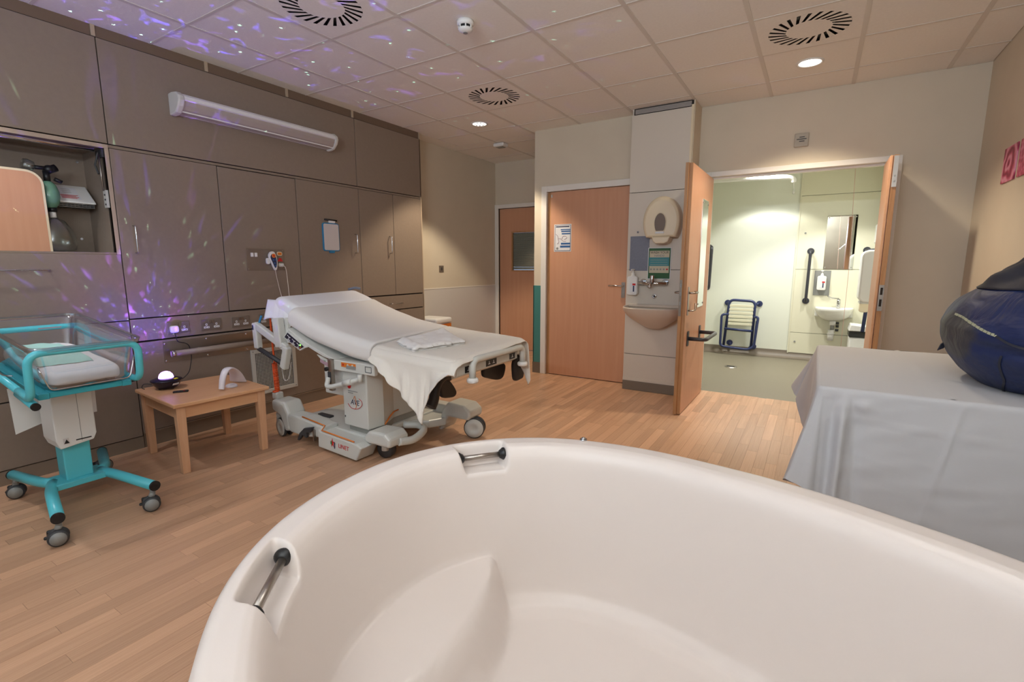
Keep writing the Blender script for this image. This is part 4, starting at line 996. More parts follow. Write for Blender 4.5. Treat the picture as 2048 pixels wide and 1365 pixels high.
# towel dispensers on the right bathroom wall
td = thing('towel_dispenser', (BX1, 4.9, 1.15), 'rounded white paper dispenser projecting beside the narrow beech leaf', 'dispenser')
MB().prism(rrect(0.29, 0.56, 0.07, 6, BX1-0.145, 1.16), fY(4.72), 0, 0.26).build('cover', 'white_plastic', td, bevel=0.02)
MB().box(BX1-0.27, BX1, 4.74, 4.96, 0.865, 0.885).build('outlet', 'grey_plastic', td)
td = thing('tissue_dispenser', (BX1, 5.6, 1.68), 'white dispenser high on the bathroom wall behind the towel dispenser', 'dispenser')
MB().prism(rrect(0.13, 0.24, 0.03, 5, BX1-0.065, 1.65), fY(5.50), 0, 0.20).build('cover', 'white_plastic', td, bevel=0.01)
MB().box(BX1-0.12, BX1-0.01, 5.52, 5.68, 1.522, 1.535).build('outlet', 'grey_plastic', td)
# horizontal rail and folded support
gr = thing('grab_rail', (4.02, BY, 1.47), 'dark grab rail end peeping above the towel dispenser', 'grab rail', 'dark grab rails')
MB().tube(fillet([(3.99, BY, 1.465), (3.99, BY-0.085, 1.465), (4.13, BY-0.085, 1.465), (4.13, BY, 1.465)], 0.04, 6), 0.018, 12).build('bar', 'charcoal_tube', gr)
for x in (3.99, 4.13): MB().cyl((x, BY, 1.465), (x, BY-0.012, 1.465), 0.042, 20).build('flange', 'charcoal_tube', gr)
dr = thing('drop_rail', (4.1, 5.3, 0.8), 'navy drop-down support rail with a beige hinge beside the bathroom bin', 'support rail')
MB().tube(fillet([(4.12, 5.3, 0.82), (4.00, 5.3, 0.83), (3.985, 5.28, 0.50)], 0.05, 6), 0.019, 12).build('front_bar', 'navy_tube', dr)
MB().tube([(4.055, 5.3, 0.85), (4.045, 5.3, 0.45)], 0.016, 12).build('rear_bar', 'navy_tube', dr)
m_ = MB(); m_.prism(rrect(0.10, 0.14, 0.03, 4, 3.975, 0.80), fY(5.27), 0, 0.06); m_.build('hinge_cover', 'cream_plastic', dr, bevel=0.008)
MB().box(3.925, 3.965, 5.265, 5.27, 0.845, 0.875).build('release', 'red', dr)
MB().box(4.08, BX1, 5.22, 5.38, 0.70, 0.90).build('wall_bracket', 'white_plastic', dr, bevel=0.01)
bn = thing('sanitary_bin', (3.98, 5.6, 0), 'white bathroom bin with black liner under its lid', 'bin')
MB().box(3.875, 4.11, 5.52, 5.78, 0, 0.40).build('body', 'white_plastic', bn, bevel=0.02)
MB().box(3.868, 4.118, 5.513, 5.787, 0.40, 0.475).build('liner', 'liner', bn, bevel=0.012)
MB().prism([(3.86, 0.475), (4.12, 0.475), (4.12, 0.53), (3.88, 0.555)], fY(5.50), 0, 0.30).build('lid', 'white_plastic', bn, bevel=0.01)
# folding shower seat
ss = thing('folding_shower_chair', (2.58, 5.9, 0.4), 'folded navy shower seat with cream slats on the bathroom wall', 'shower seat')
YS = 5.87
fr = MB(); fr.tube(fillet([(2.395, YS, 0.12), (2.437, YS, 0.785), (2.773, YS, 0.775), (2.758, YS, 0.10)], 0.07, 6), 0.019, 12); fr.build('seat_frame', 'navy_tube', ss)
MB().tube(fillet([(2.437, YS-0.03, 0.58), (2.352, YS-0.06, 0.575), (2.357, YS-0.06, 0.12), (2.45, YS-0.06, 0.105), (2.73, YS-0.06, 0.092), (2.80, YS-0.06, 0.14), (2.828, YS-0.06, 0.56), (2.775, YS-0.03, 0.555)], 0.06, 6), 0.017, 12).build('leg_frame', 'navy_tube', ss)
MB().tube([(2.395, YS-0.035, 0.37), (2.765, YS-0.035, 0.355)], 0.017, 12).build('cross_bar', 'navy_tube', ss)
for k in range(6): MB().box(2.435, 2.762, YS-0.012, YS+0.012, 0.425+k*0.052, 0.461+k*0.052).build('slat', 'slat', ss, bevel=0.004)
for (x, z) in ((2.40, 0.735), (2.815, 0.735), (2.46, 0.15), (2.775, 0.118)):
    m_ = MB(); m_.cyl((x, BY1-0.012, z), (x, BY1-0.024, z), 0.042, 22); m_.tube([(x, BY1-0.02, z), (x+(0.03 if x < 2.6 else -0.035), YS, z)], 0.015, 10); m_.build('wall_flange', 'navy_tube', ss)
MB().tube([(2.805, YS-0.02, 0.50), (2.79, YS-0.02, 0.16)], 0.009, 8).build('strut', 'navy_tube', ss)
# vertical rail seen past the door edge
gr = thing('grab_rail', (2.06, BY, 1.25), 'dark looped rail half hidden behind the open wide leaf', 'grab rail', 'dark grab rails')
MB().tube(fillet([(2.11, BY1-0.012, 1.535), (2.155, BY1-0.16, 1.535), (2.145, BY1-0.16, 0.95), (2.10, BY1-0.012, 0.95)], 0.05, 6), 0.024, 12).build('bar', 'charcoal_tube', gr)
for z in (1.535, 0.95): MB().cyl((2.10, BY1-0.012, z), (2.10, BY1-0.022, z), 0.042, 20).build('flange', 'charcoal_tube', gr)
# curved shower rail
sr = thing('shower_rail', (2.5, 5.5, 2.45), 'curved white curtain rail under the bathroom ceiling', 'curtain rail')
MB().tube(cr([(1.37, 5.34, 2.39), (2.0, 5.37, 2.388), (2.6, 5.39, 2.378), (3.0, 5.40, 2.362), (3.10, 5.41, 2.350), (3.132, 5.42, 2.325), (3.135, 5.43, 2.30)], 6), 0.030, 14).build('rail', 'shower_rail', sr)
MB().tube([(3.135, 5.43, 2.30), (3.125, 5.97, 2.25)], 0.006, 8).build('brace', 'shower_rail', sr)
MB().ball((3.12, 5.975, 2.245), 0.016, 0.018, 0.03, 12, 8).build('brace_foot', 'shower_rail', sr)
fd = thing('floor_drain', (2.635, 4.89, 0), 'small oval steel drain cover in the bathroom floor', 'drain')
MB().lathe([(0.075, -0.001), (0.07, 0.004), (0.0005, 0.005)], (2.635, 4.89, 0), n=26).build('cover', 'steel', fd)
for k in range(5): MB().box(2.59, 2.68, 4.862+k*0.013, 4.866+k*0.013, 0.004, 0.0062).build('slot', 'dark_grey', fd)
pc = MB().tube([(3.70, 4.3, 2.60), (3.745, 4.3, 1.2), (3.745, 4.3, 0.40)], 0.002, 6).build('pull_cord', 'pinkcord')
tag(pc, 'thin pink emergency pull cord hanging inside the bathroom doorway', 'cord')
for (x, y, p) in BATHLIGHTS:
    l = thing('assumed_bathroom_downlight', (x, y, BCEIL), 'assumed recessed bathroom downlight hidden above the shower side' if x < 3.2 else 'assumed recessed bathroom downlight hidden above the basin side', 'downlight', 'assumed bathroom downlights')
    MB().lathe([(0.12, 0), (0.12, -0.006), (0.10, -0.008)], (x, y, BCEIL), n=30).build('trim_ring', 'white_plastic', l)
    MB().lathe([(0.10, -0.005), (0.0005, -0.007)], (x, y, BCEIL), n=30).build('lens', 'lens', l)
# ================================================================== COT
ct = thing('baby_cot', (0.17, -0.86, 0), 'turquoise hospital baby cot with a clear perspex crib on castors', 'cot')
def T(x, y, z): return (x, y, z+(0.5-x)*0.102)                    # the upper carriage tilts head up
def caster(x, y, wx, wy, ax):
    """twin wheel castor: stem at (x,y), wheel centre at (wx,wy), axle direction ax"""
    a = Vector((cos(ax), sin(ax), 0)); c0 = Vector((wx, wy, 0.040))
    r_ = MB(); r_.cyl((x, y, 0.115), (x, y, 0.085), 0.012); r_.tube([(x, y, 0.092), tuple(c0+Vector((0, 0, 0.035)))], 0.014, 10)
    w = r_.build('caster', 'mid_grey', ct)
    for s in (-1, 1):
        MB().lathe([(0.0005, -0.012), (0.028, -0.012), (0.037, -0.009), (0.040, 0.0), (0.037, 0.009), (0.028, 0.012), (0.0005, 0.012)], c0+a*0.018*s, a, 26).build('tyre', 'dark_grey', w)
        MB().lathe([(0.031, 0.009), (0.031, 0.0135), (0.0005, 0.0145)], c0+a*0.018*s, a*s, 22).build('wheel_face', 'mid_grey', w)
    pc0 = c0-a*0.036+Vector((a.y, -a.x, 0))*0.020+Vector((0, 0, 0.004))
    h = MB(); h.obox(pc0, (0.022, 0.042, 0.044), Matrix.Rotation(ax, 3, 'Z')); h.obox(pc0+Vector((a.y, -a.x, 0))*0.022-Vector((0, 0, 0.012)), (0.020, 0.022, 0.014), Matrix.Rotation(ax, 3, 'Z'))
    h.build('brake_pedal', 'black', w, bevel=0.006)
ends = {'a': (0.595, -1.075), 'b': (0.595, -0.685), 'c': (-0.235, -1.035), 'd': (-0.235, -0.63)}
hub1, hub2 = (0.10, -0.955, 0.135), (0.11, -0.755, 0.135)
for k, hub in (('a', hub1), ('b', hub2), ('c', hub1), ('d', hub2)):
    e = ends[k]; hx = hub[0]
    leg = MB().tube(fillet([hub, (hub[0]+(0.12 if e[0] > 0.2 else -0.06), hub[1]+(e[1]-hub[1])*0.35, 0.135), (e[0], e[1], 0.135)], 0.05, 5), 0.0255, 16).build('base_leg', 'teal', ct)
    d = (Vector((e[0], e[1], 0.135))-Vector(hub)).normalized()
    MB().cyl(Vector((e[0], e[1], 0.135))-d*0.004, Vector((e[0], e[1], 0.135))+d*0.006, 0.0262, 18).build('end_plug', 'black', leg)
caster(0.575, -1.07, 0.578, -1.078, -0.30); caster(0.575, -0.69, 0.575, -0.70, -0.35); caster(-0.215, -1.03, -0.226, -1.03, -0.40); caster(-0.215, -0.64, -0.25, -0.625, 0.3)
MB().box(0.03, 0.20, -0.97, -0.74, 0.118, 0.150).build('cross_plate', 'teal', ct, bevel=0.004)
MB().box(0.055, 0.165, -0.915, -0.798, 0.148, 0.46).build('lower_column', 'teal', ct, bevel=0.006)
hs_ = MB(); hs_.prism([(-0.945, 0.66), (-0.775, 0.66), (-0.775, 0.385), (-0.79, 0.352), (-0.93, 0.335), (-0.945, 0.38)], fX(0.02), 0, 0.185)
hsg = hs_.build('column_housing', 'white_plastic', ct, bevel=0.005)
MB().box(0.2045, 0.2065, -0.8413, -0.8397, 0.36, 0.655).build('housing_seam', 'mid_grey', hsg)
MB().obox((0.2065, -0.905, 0.375), (0.002, 0.022, 0.03)).build('warning_sign', 'board', hsg); MB().prism([(-0.915, 0.362), (-0.893, 0.362), (-0.904, 0.384)], fX(0.2076), 0, 0.0008).build('warning_mark', 'black', hsg)
MB().box(0.2055, 0.2068, -0.865, -0.80, 0.366, 0.372).build('rating_line', 'black', hsg)
fo = MB(); fo.add([T(0.02, -1.035, 0.62), T(0.02, -0.945, 0.64), (0.02, -0.945, 0.435), (0.02, -1.03, 0.40)], [(0, 1, 2, 3)])
pn = MB().prism([(-1.045, 0.655), (-0.69, 0.67), (-0.695, 0.445), (-0.94, 0.44), (-1.04, 0.41)], fX(-0.02), 0, 0.006).build('back_panel', 'white_plastic', ct)
MB().box(-0.0135, -0.0125, -0.765, -0.715, 0.455, 0.46).build('print_line', 'mid_grey', pn)
# tray
m_ = MB()
def sl(x0, x1, y0, y1, z0, z1):
    v = [T(x, y, z) for z in (z0, z1) for y in (y0, y1) for x in (x0, x1)]
    m_.add(v, [(0,2,3,1),(4,5,7,6),(0,1,5,4),(2,6,7,3),(0,4,6,2),(1,3,7,5)])
sl(-0.20, 0.50, -1.055, -1.015, 0.672, 0.70); sl(-0.20, 0.50, -0.735, -0.695, 0.672, 0.70); sl(0.44, 0.50, -1.015, -0.735, 0.675, 0.70); sl(-0.20, -0.14, -1.015, -0.735, 0.675, 0.70)
sl(0.06, 0.36, -1.0, -0.75, 0.672, 0.688); sl(-0.14, 0.44, -1.015, -0.735, 0.684, 0.690)
m_.build('tray_frame', 'teal_dark', ct, bevel=0.003)
R_ = 0.0165
lp = MB().tube(fillet([T(0.36, -1.085, 0.692), T(0.545, -1.09, 0.692), T(0.565, -1.09, 0.905), T(0.565, -0.672, 0.905), T(0.545, -0.672, 0.705), T(0.36, -0.69, 0.700)], 0.06, 7), R_, 14).build('front_loop', 'teal', ct)
MB().tube(fillet([T(0.36, -1.085, 0.692), T(-0.225, -1.075, 0.692), T(-0.245, -1.06, 0.855), T(-0.245, -0.62, 0.855), T(-0.225, -0.63, 0.70), T(0.36, -0.69, 0.700)], 0.06, 7), R_, 14).build('rear_loop', 'teal', ct)
MB().box(-0.2295, -0.2275, -0.84, -0.74, 0.927, 0.933).build('loop_label', 'pinkstrip', ct)
mp_ = MB().tube([T(0.30, -1.075, 0.662), T(0.525, -1.075, 0.655)], 0.017, 14).build('lower_bar', 'teal', ct)
MB().cyl(T(0.52, -1.075, 0.655), T(0.532, -1.075, 0.655), 0.0175, 16).build('end_plug', 'black', mp_)
# clear crib
def crib(u, v):
    # v: 0 rim outer .. 1 floor centre ; rounded rectangle outline
    rings = [(0.418, 0.208, 0.055, 0.925), (0.425, 0.215, 0.06, 0.918), (0.425, 0.215, 0.06, 0.908), (0.405, 0.195, 0.05, 0.915), (0.40, 0.190, 0.05, 0.905), (0.372, 0.165, 0.045, 0.74), (0.36, 0.155, 0.05, 0.714), (0.33, 0.13, 0.05, 0.706), (0.02, 0.02, 0.005, 0.706)]
    i = min(int(round(v*(len(rings)-1))), len(rings)-1); hw, hd, r, z = rings[i]
    pts = rrect(2*hw, 2*hd, r, 6); a, b_ = pts[int(round(u*len(pts))) % len(pts)]
    return Vector(T(0.155+a, -0.868+b_, z))
n_ = len(rrect(1, 1, 0.1, 6))
MB().grid(crib, n_, 9, True, False).build('crib_shell', 'perspex', ct, solid=0.004)
rim = [Vector(T(0.155+a, -0.868+b_, 0.922)) for a, b_ in rrect(0.85, 0.43, 0.06, 6)]
MB().tube(rim, 0.006, 8, closed=True).build('crib_rim', 'perspex', ct)
for (y0, y1) in ((-1.072, -0.69),):
    MB().tube(fillet([T(0.575, -1.06, 0.84), T(0.59, -1.06, 0.83), T(0.60, -1.035, 0.74), T(0.60, -0.735, 0.742), T(0.59, -0.715, 0.80), T(0.575, -0.70, 0.845)], 0.02, 4), 0.003, 8).build('wire_holder', 'chrome', ct)
MB().tube(fillet([T(0.10, -1.085, 0.83), T(0.13, -1.105, 0.75), T(0.25, -1.105, 0.745), T(0.30, -1.085, 0.75)], 0.02, 4), 0.003, 8).build('wire_holder', 'chrome', ct)
# mattress and blanket lie in the crib
def slab_pad(name, m, x0, x1, y0, y1, z0, h, label, cat, seedv, amp=0.006, wrap=0.5):
    def f(u, v):
        a = 2*PI*u
        if v <= 0.5: t = v/0.5; s = sin(t*PI/2)**0.35; zz = -h/2*cos(t*PI/2)**0.6 if t < 1 else 0
        else: t = (v-0.5)/0.5; s = cos(t*PI/2)**0.35 if t < 1 else 0.0; zz = h/2*sin(t*PI/2)**0.6
        q = 0.22; cxx = math.copysign(abs(cos(a))**q, cos(a)); cyy = math.copysign(abs(sin(a))**q, sin(a))
        x = (x0+x1)/2+(x1-x0)/2*cxx*s; y = (y0+y1)/2+(y1-y0)/2*cyy*s
        n = noise.noise(Vector((x*14+seedv, y*14, zz*8)))*amp
        return Vector(T(x, y, z0+h/2+zz+n))
    o = MB().grid(f, 72, 26, True, False).build(name, m)
    return tag(o, label, cat)
slab_pad('crib_mattress', 'sheet_white', -0.195, 0.505, -1.015, -0.722, 0.708, 0.082, 'white covered mattress lying in the clear crib', 'mattress', 1.0, 0.010)
def blanket(u, v):
    x = -0.05+0.42*u; y = -1.00+0.20*v
    e = min(u, 1-u, v, 1-v)
    z = 0.792+0.028*min(1, e/0.10)**0.5+0.008*noise.noise(Vector((u*5, v*4, 3)))
    y += 0.012*noise.noise(Vector((u*3, v, 9))); x += 0.03*(v-0.5)*0.6
    return Vector(T(x, y, z))
b_ = MB(); b_.grid(blanket, 34, 24); b_.grid(lambda u, v: blanket(u, v)*1.0+Vector((0.012, 0.006, 0.011)) if False else Vector(T(-0.04+0.40*u, -0.995+0.19*v, 0.792)), 6, 6)
tag(b_.build('folded_blanket', 'cotton_green', None), 'folded pale green blanket on the crib mattress', 'blanket')

# ================================================================== SMALL TABLE
RZ = math.radians(-4.6)
tb = thing('coffee_table', (-0.045, -0.10, 0), 'low square beech coffee table against the taupe wall', 'table', rz=RZ)
m_ = MB().box(-0.325, 0.325, -0.292, 0.292, 0.428, 0.452); m_.build('tabletop', 'table', tb, bevel=0.006, local=True, seg=3)
for (x, y) in ((-0.275, -0.245), (0.275, -0.245), (-0.275, 0.245), (0.275, 0.245)):
    a, t = 0.026, 0.021
    v = [(x+sx*t, y+sy*t, 0) for sy in (-1, 1) for sx in (-1, 1)]+[(x+sx*a, y+sy*a, 0.428) for sy in (-1, 1) for sx in (-1, 1)]
    MB().add(v, [(0,2,3,1),(4,5,7,6),(0,1,5,4),(2,6,7,3),(0,4,6,2),(1,3,7,5)]).build('leg', 'tableleg', tb, bevel=0.002, local=True)
for y in (-0.252, 0.252): MB().box(-0.25, 0.25, y-0.010, y+0.010, 0.352, 0.428).build('apron', 'table', tb, local=True)
for x in (-0.282, 0.282): MB().box(x-0.010, x+0.010, -0.22, 0.22, 0.352, 0.428).build('apron', 'table', tb, local=True)
# projector
TZ = 0.452
pj = thing('star_projector', (-0.235, -0.235, TZ), 'dark bowl-shaped star projector with a glowing purple dome on the table', 'projector')
pc_ = (-0.235, -0.235, TZ)
for k in range(3):
    a = 2*PI*k/3+0.4; MB().cyl((pc_[0]+0.04*cos(a), pc_[1]+0.04*sin(a), TZ), (pc_[0]+0.04*cos(a), pc_[1]+0.04*sin(a), TZ+0.006), 0.010, 10).build('foot', 'black', pj)
MB().lathe([(0.0005, 0.005), (0.05, 0.005), (0.058, 0.009), (0.075, 0.030), (0.090, 0.055), (0.0925, 0.060), (0.090, 0.064), (0.065, 0.073), (0.046, 0.076), (0.0005, 0.076)], pc_, n=48).build('shell', 'projector', pj)
MB().lathe([(0.044, 0.0755), (0.043, 0.082), (0.038, 0.098), (0.026, 0.112), (0.012, 0.118), (0.0005, 0.119)], pc_, n=26, smooth=False).build('dome', 'dome', pj)
d = Vector((0.62, -0.78, 0)).normalized()
q = Vector(pc_)+d*0.075+Vector((0, 0, 0.0705)); t = Vector((-d.y, d.x, 0)).normalized()
def patch(c, r, u, w, h, name, m): 
    c = Vector(c); r = r.normalized(); u = u.normalized(); nrm = r.cross(u)
    MB().obox(c, (w, h, 0.0012), Matrix((r, u, nrm)).transposed()).build(name, m, pj)
patch(Vector(pc_)+Vector((0.80, -0.02, 0)).normalized()*0.0+Vector((0.066, 0.030, 0.072)), Vector((-0.4, 0.9, 0)), Vector((-0.9, -0.4, 0.33)), 0.030, 0.014, 'warning_label', 'yellow')
patch(Vector(pc_)+Vector((0.082, 0.020, 0.038)), Vector((-0.24, 0.97, 0)), Vector((0.50, 0.12, 0.85)), 0.042, 0.015, 'rating_label', 'paper')
cb_ = MB().tube(cr([(-0.31, -0.29, TZ+0.03), (-0.34, -0.325, TZ+0.035), (-0.345, -0.34, TZ+0.012), (-0.32, -0.335, TZ+0.004)], 5), 0.0025, 6).build('lead', 'black', pj)
rm = thing('remote_control', (-0.05, -0.235, TZ), 'small black remote control beside the projector', 'remote', rz=math.radians(58))
MB().prism(rrect(0.085, 0.040, 0.006, 3), fZ(0), 0, 0.008).build('body', 'black', rm, bevel=0.001, local=True)
for i in range(3):
    for j in range(2): MB().cyl((-0.02+0.02*i, -0.009+0.018*j, 0.0075), (-0.02+0.02*i, -0.009+0.018*j, 0.0092), 0.005, 10).build('button', 'red' if (i == 2 and j == 0) else 'dark_grey', rm, local=True)
# arched lamp
al = thing('arched_lamp', (0.08, 0.0, TZ), 'pearl white arched table lamp beside its round white puck on the table', 'lamp')
A = [(0.146, -0.075), (0.138, -0.055), (0.118, -0.02), (0.085, 0.03), (0.045, 0.08), (0.01, 0.115)]
Zs = [0.0, 0.075, 0.118, 0.115, 0.070, 0.0]
path = cr([(a, b_, TZ+0.010+z) for (a, b_), z in zip(A, Zs)], 8)
def arch(u, v):
    k = min(int(round(u*(len(path)-1))), len(path)-1); p = path[k]
    nx = path[min(k+1, len(path)-1)]-path[max(k-1, 0)]; nx.normalize()
    side = Vector((0.82, 0.57, 0)).normalized(); side = (side-nx*side.dot(nx)).normalized(); up = nx.cross(side)
    wd = 0.018+0.016*u+0.024*max(0, u-0.6)/0.4; th = 0.014-0.006*u; a = 2*PI*v
    return p+side*cos(a)*wd+up*sin(a)*th
m_ = MB(); m_.grid(arch, len(path), 16, False, True)
m_.build('arch', 'lamp_white', al)
pk = thing('white_puck', (0.085, 0.025, TZ), 'round white puck sitting under the arched lamp', 'puck')
MB().lathe([(0.0005, 0.0), (0.036, 0.0), (0.038, 0.006), (0.034, 0.016), (0.022, 0.022), (0.0005, 0.023)], (0.098, 0.018, TZ), n=26).build('body', 'lamp_white', pk)
MB().cyl((0.098, 0.018, TZ+0.0225), (0.098, 0.018, TZ+0.0245), 0.010, 14).build('cap', 'white_plastic', pk)
# purple star field thrown by the projector (a real lamp with a patterned gobo)
gl = bpy.data.lights.new('projector_lamp', 'POINT'); gl.energy = 1.0; gl.shadow_soft_size = 0.006; gl.use_nodes = True
go = bpy.data.objects.new('projector_lamp', gl); COL.objects.link(go); go.location = (pc_[0], pc_[1], TZ+0.135)
nt = gl.node_tree; em = nt.nodes['Emission']
tc = N(nt, 'ShaderNodeTexCoord'); 
nz = N(nt, 'ShaderNodeTexNoise'); nz.inputs['Scale'].default_value = 15.0; nz.inputs['Detail'].default_value = 2.5; nz.inputs['Distortion'].default_value = 1.2
nt.links.new(tc.outputs['Normal'], nz.inputs['Vector'])
mr = N(nt, 'ShaderNodeMapRange'); mr.inputs[1].default_value = 0.60; mr.inputs[2].default_value = 0.80; mr.inputs[3].default_value = 0.05; mr.inputs[4].default_value = 1.0
nt.links.new(nz.outputs['Fac'], mr.inputs[0])
n2 = N(nt, 'ShaderNodeTexNoise'); n2.inputs['Scale'].default_value = 4.0; nt.links.new(tc.outputs['Normal'], n2.inputs['Vector'])
rp = N(nt, 'ShaderNodeValToRGB'); rp.color_ramp.elements[0].color = (0.13, 0.09, 1, 1); rp.color_ramp.elements[1].color = (0.34, 0.10, 0.95, 1)
rp.color_ramp.elements[0].position = 0.48; rp.color_ramp.elements[1].position = 0.66
nt.links.new(n2.outputs['Fac'], rp.inputs[0])
vo = N(nt, 'ShaderNodeTexVoronoi'); vo.inputs['Scale'].default_value = 24.0; nt.links.new(tc.outputs['Normal'], vo.inputs['Vector'])
lt = N(nt, 'ShaderNodeMath', operation='LESS_THAN'); lt.inputs[1].default_value = 0.07; nt.links.new(vo.outputs['Distance'], lt.inputs[0])
s1 = N(nt, 'ShaderNodeMath', operation='MULTIPLY'); s1.inputs[1].default_value = 460.0; sz = N(nt, 'ShaderNodeSeparateXYZ'); nt.links.new(tc.outputs['Normal'], sz.inputs[0])
ab = N(nt, 'ShaderNodeMath', operation='MAXIMUM'); ab.inputs[1].default_value = 0.0; nt.links.new(sz.outputs[2], ab.inputs[0])
pw = N(nt, 'ShaderNodeMath', operation='POWER'); pw.inputs[1].default_value = 2.6; nt.links.new(ab.outputs[0], pw.inputs[0])
mm = N(nt, 'ShaderNodeMath', operation='MULTIPLY'); nt.links.new(mr.outputs[0], mm.inputs[0]); nt.links.new(pw.outputs[0], mm.inputs[1]); nt.links.new(mm.outputs[0], s1.inputs[0])
s2 = N(nt, 'ShaderNodeMath', operation='MULTIPLY'); s2.inputs[1].default_value = 900.0; mm2 = N(nt, 'ShaderNodeMath', operation='MULTIPLY'); nt.links.new(lt.outputs[0], mm2.inputs[0]); nt.links.new(pw.outputs[0], mm2.inputs[1]); nt.links.new(mm2.outputs[0], s2.inputs[0])
c1 = N(nt, 'ShaderNodeVectorMath', operation='SCALE'); nt.links.new(rp.outputs[0], c1.inputs[0]); nt.links.new(s1.outputs[0], c1.inputs['Scale'])
c2 = N(nt, 'ShaderNodeVectorMath', operation='SCALE'); c2.inputs[0].default_value = (0.45, 1.0, 0.75); nt.links.new(s2.outputs[0], c2.inputs['Scale'])
av = N(nt, 'ShaderNodeVectorMath', operation='ADD'); nt.links.new(c1.outputs[0], av.inputs[0]); nt.links.new(c2.outputs[0], av.inputs[1])
nt.links.new(av.outputs[0], em.inputs['Color']); em.inputs['Strength'].default_value = 1.0
# ================================================================== BIRTHING BED
bed = thing('birthing_bed', (0.75, 0.79, 0), 'pale grey electric birthing bed on a column base, backrest raised towards the wall', 'bed')
YN_ = 0.375                                                      # near side plane of the deck
# base
base = MB().box(0.22, 0.98, 0.40, 1.16, 0.105, 0.150); base.prism([(0.62, 0.66), (1.10, 0.90), (1.16, 1.02), (1.14, 1.18), (0.62, 1.18)], fZ(0.075), 0, 0.06)
base.build('chassis', 'bed', bed, bevel=0.012)
MB().prism([(0.06, 0.285), (0.215, 0.285), (0.262, 0.205), (0.275, 0.075), (0.205, 0.060), (0.155, 0.17), (0.06, 0.205)], fY(0.315), 0, 0.15).build('head_fairing', 'bed', bed, bevel=0.022, seg=3)
MB().prism([(0.215, 0.20), (0.42, 0.203), (0.655, 0.175), (0.655, 0.10), (0.61, 0.088), (0.44, 0.060), (0.26, 0.065)], fY(0.318), 0, 0.13).build('side_fairing', 'bed', bed, bevel=0.018, seg=3)
ff = MB().prism([(0.625, 0.165), (0.655, 0.148), (1.005, 0.128), (1.055, 0.108), (1.000, 0.012), (0.618, 0.034)], fY(0.293), 0, 0.15).build('front_fairing', 'bed', bed, bevel=0.008)
ln = [(0.42, 0.213), (0.60, 0.196), (0.665, 0.190), (0.655, 0.160), (0.70, 0.158), (0.98, 0.141)]
MB().tube([(a, 0.322 if i < 3 else 0.302, b_-0.004) for i, (a, b_) in enumerate(ln)], 0.005, 8).build('trim_line', 'orange', bed)
fdir = Vector((0.385, 0, -0.0215)).normalized()
text('maker_name', 'LINET', 0.042, 'red', ff, (0.885, 0.2915, 0.070), fdir, (0.056, 0, 1), sx=0.95)
star = MB()
sp_ = []
for k in range(10):
    a = PI/2+2*PI*k/10; r = 0.030 if k % 2 == 0 else 0.011; sp_.append((0.775+r*cos(a)*0.8, 0.092+r*sin(a)*1.15))
star.prism(sp_, fY(0.2905), 0, 0.0015).build('maker_star', 'red', ff)
MB().prism([(0.755, 0.09), (0.765, 0.112), (0.772, 0.09), (0.765, 0.075)], fY(0.2895), 0, 0.001).build('maker_leaf', 'green', ff)
MB().prism([(0.795, 0.105), (0.803, 0.10), (0.800, 0.06), (0.792, 0.055)], fY(0.2895), 0, 0.001).build('maker_leaf', 'navyprint', ff)
fc = MB().prism([(1.00, 0.155), (1.045, 0.205), (1.20, 0.210), (1.245, 0.175), (1.240, 0.118), (1.02, 0.118)], fY(0.36), 0, 0.18).build('caster_cover', 'bed', bed, bevel=0.025, seg=3)
MB().cyl((1.13, 0.43, 0.12), (1.13, 0.43, 0.07), 0.024).build('caster_stem', 'grey_plastic', fc)
MB().lathe([(0.0005, -0.03), (0.06, -0.03), (0.065, 0), (0.06, 0.03), (0.0005, 0.03)], (1.10, 0.47, 0.066), (0, 1, 0), 26).build('front_wheel', 'dark_grey', fc)
MB().tube(cr([(1.235, 0.45, 0.14), (1.262, 0.56, 0.13), (1.235, 0.69, 0.15), (1.15, 0.73, 0.16), (1.06, 0.68, 0.16)], 7), 0.026, 14).build('bumper_loop', 'bed', bed)
pdl = MB().prism([(0.395, 0.045), (0.425, 0.10), (0.48, 0.145), (0.575, 0.168), (0.545, 0.125), (0.505, 0.115), (0.50, 0.075), (0.46, 0.09), (0.41, 0.04)], fY(0.285), 0, 0.022).build('brake_pedal', 'dark_grey', bed, bevel=0.004)
MB().box(0.555, 0.567, 0.30, 0.32, 0.06, 0.14).build('pedal_strut', 'steel', bed)
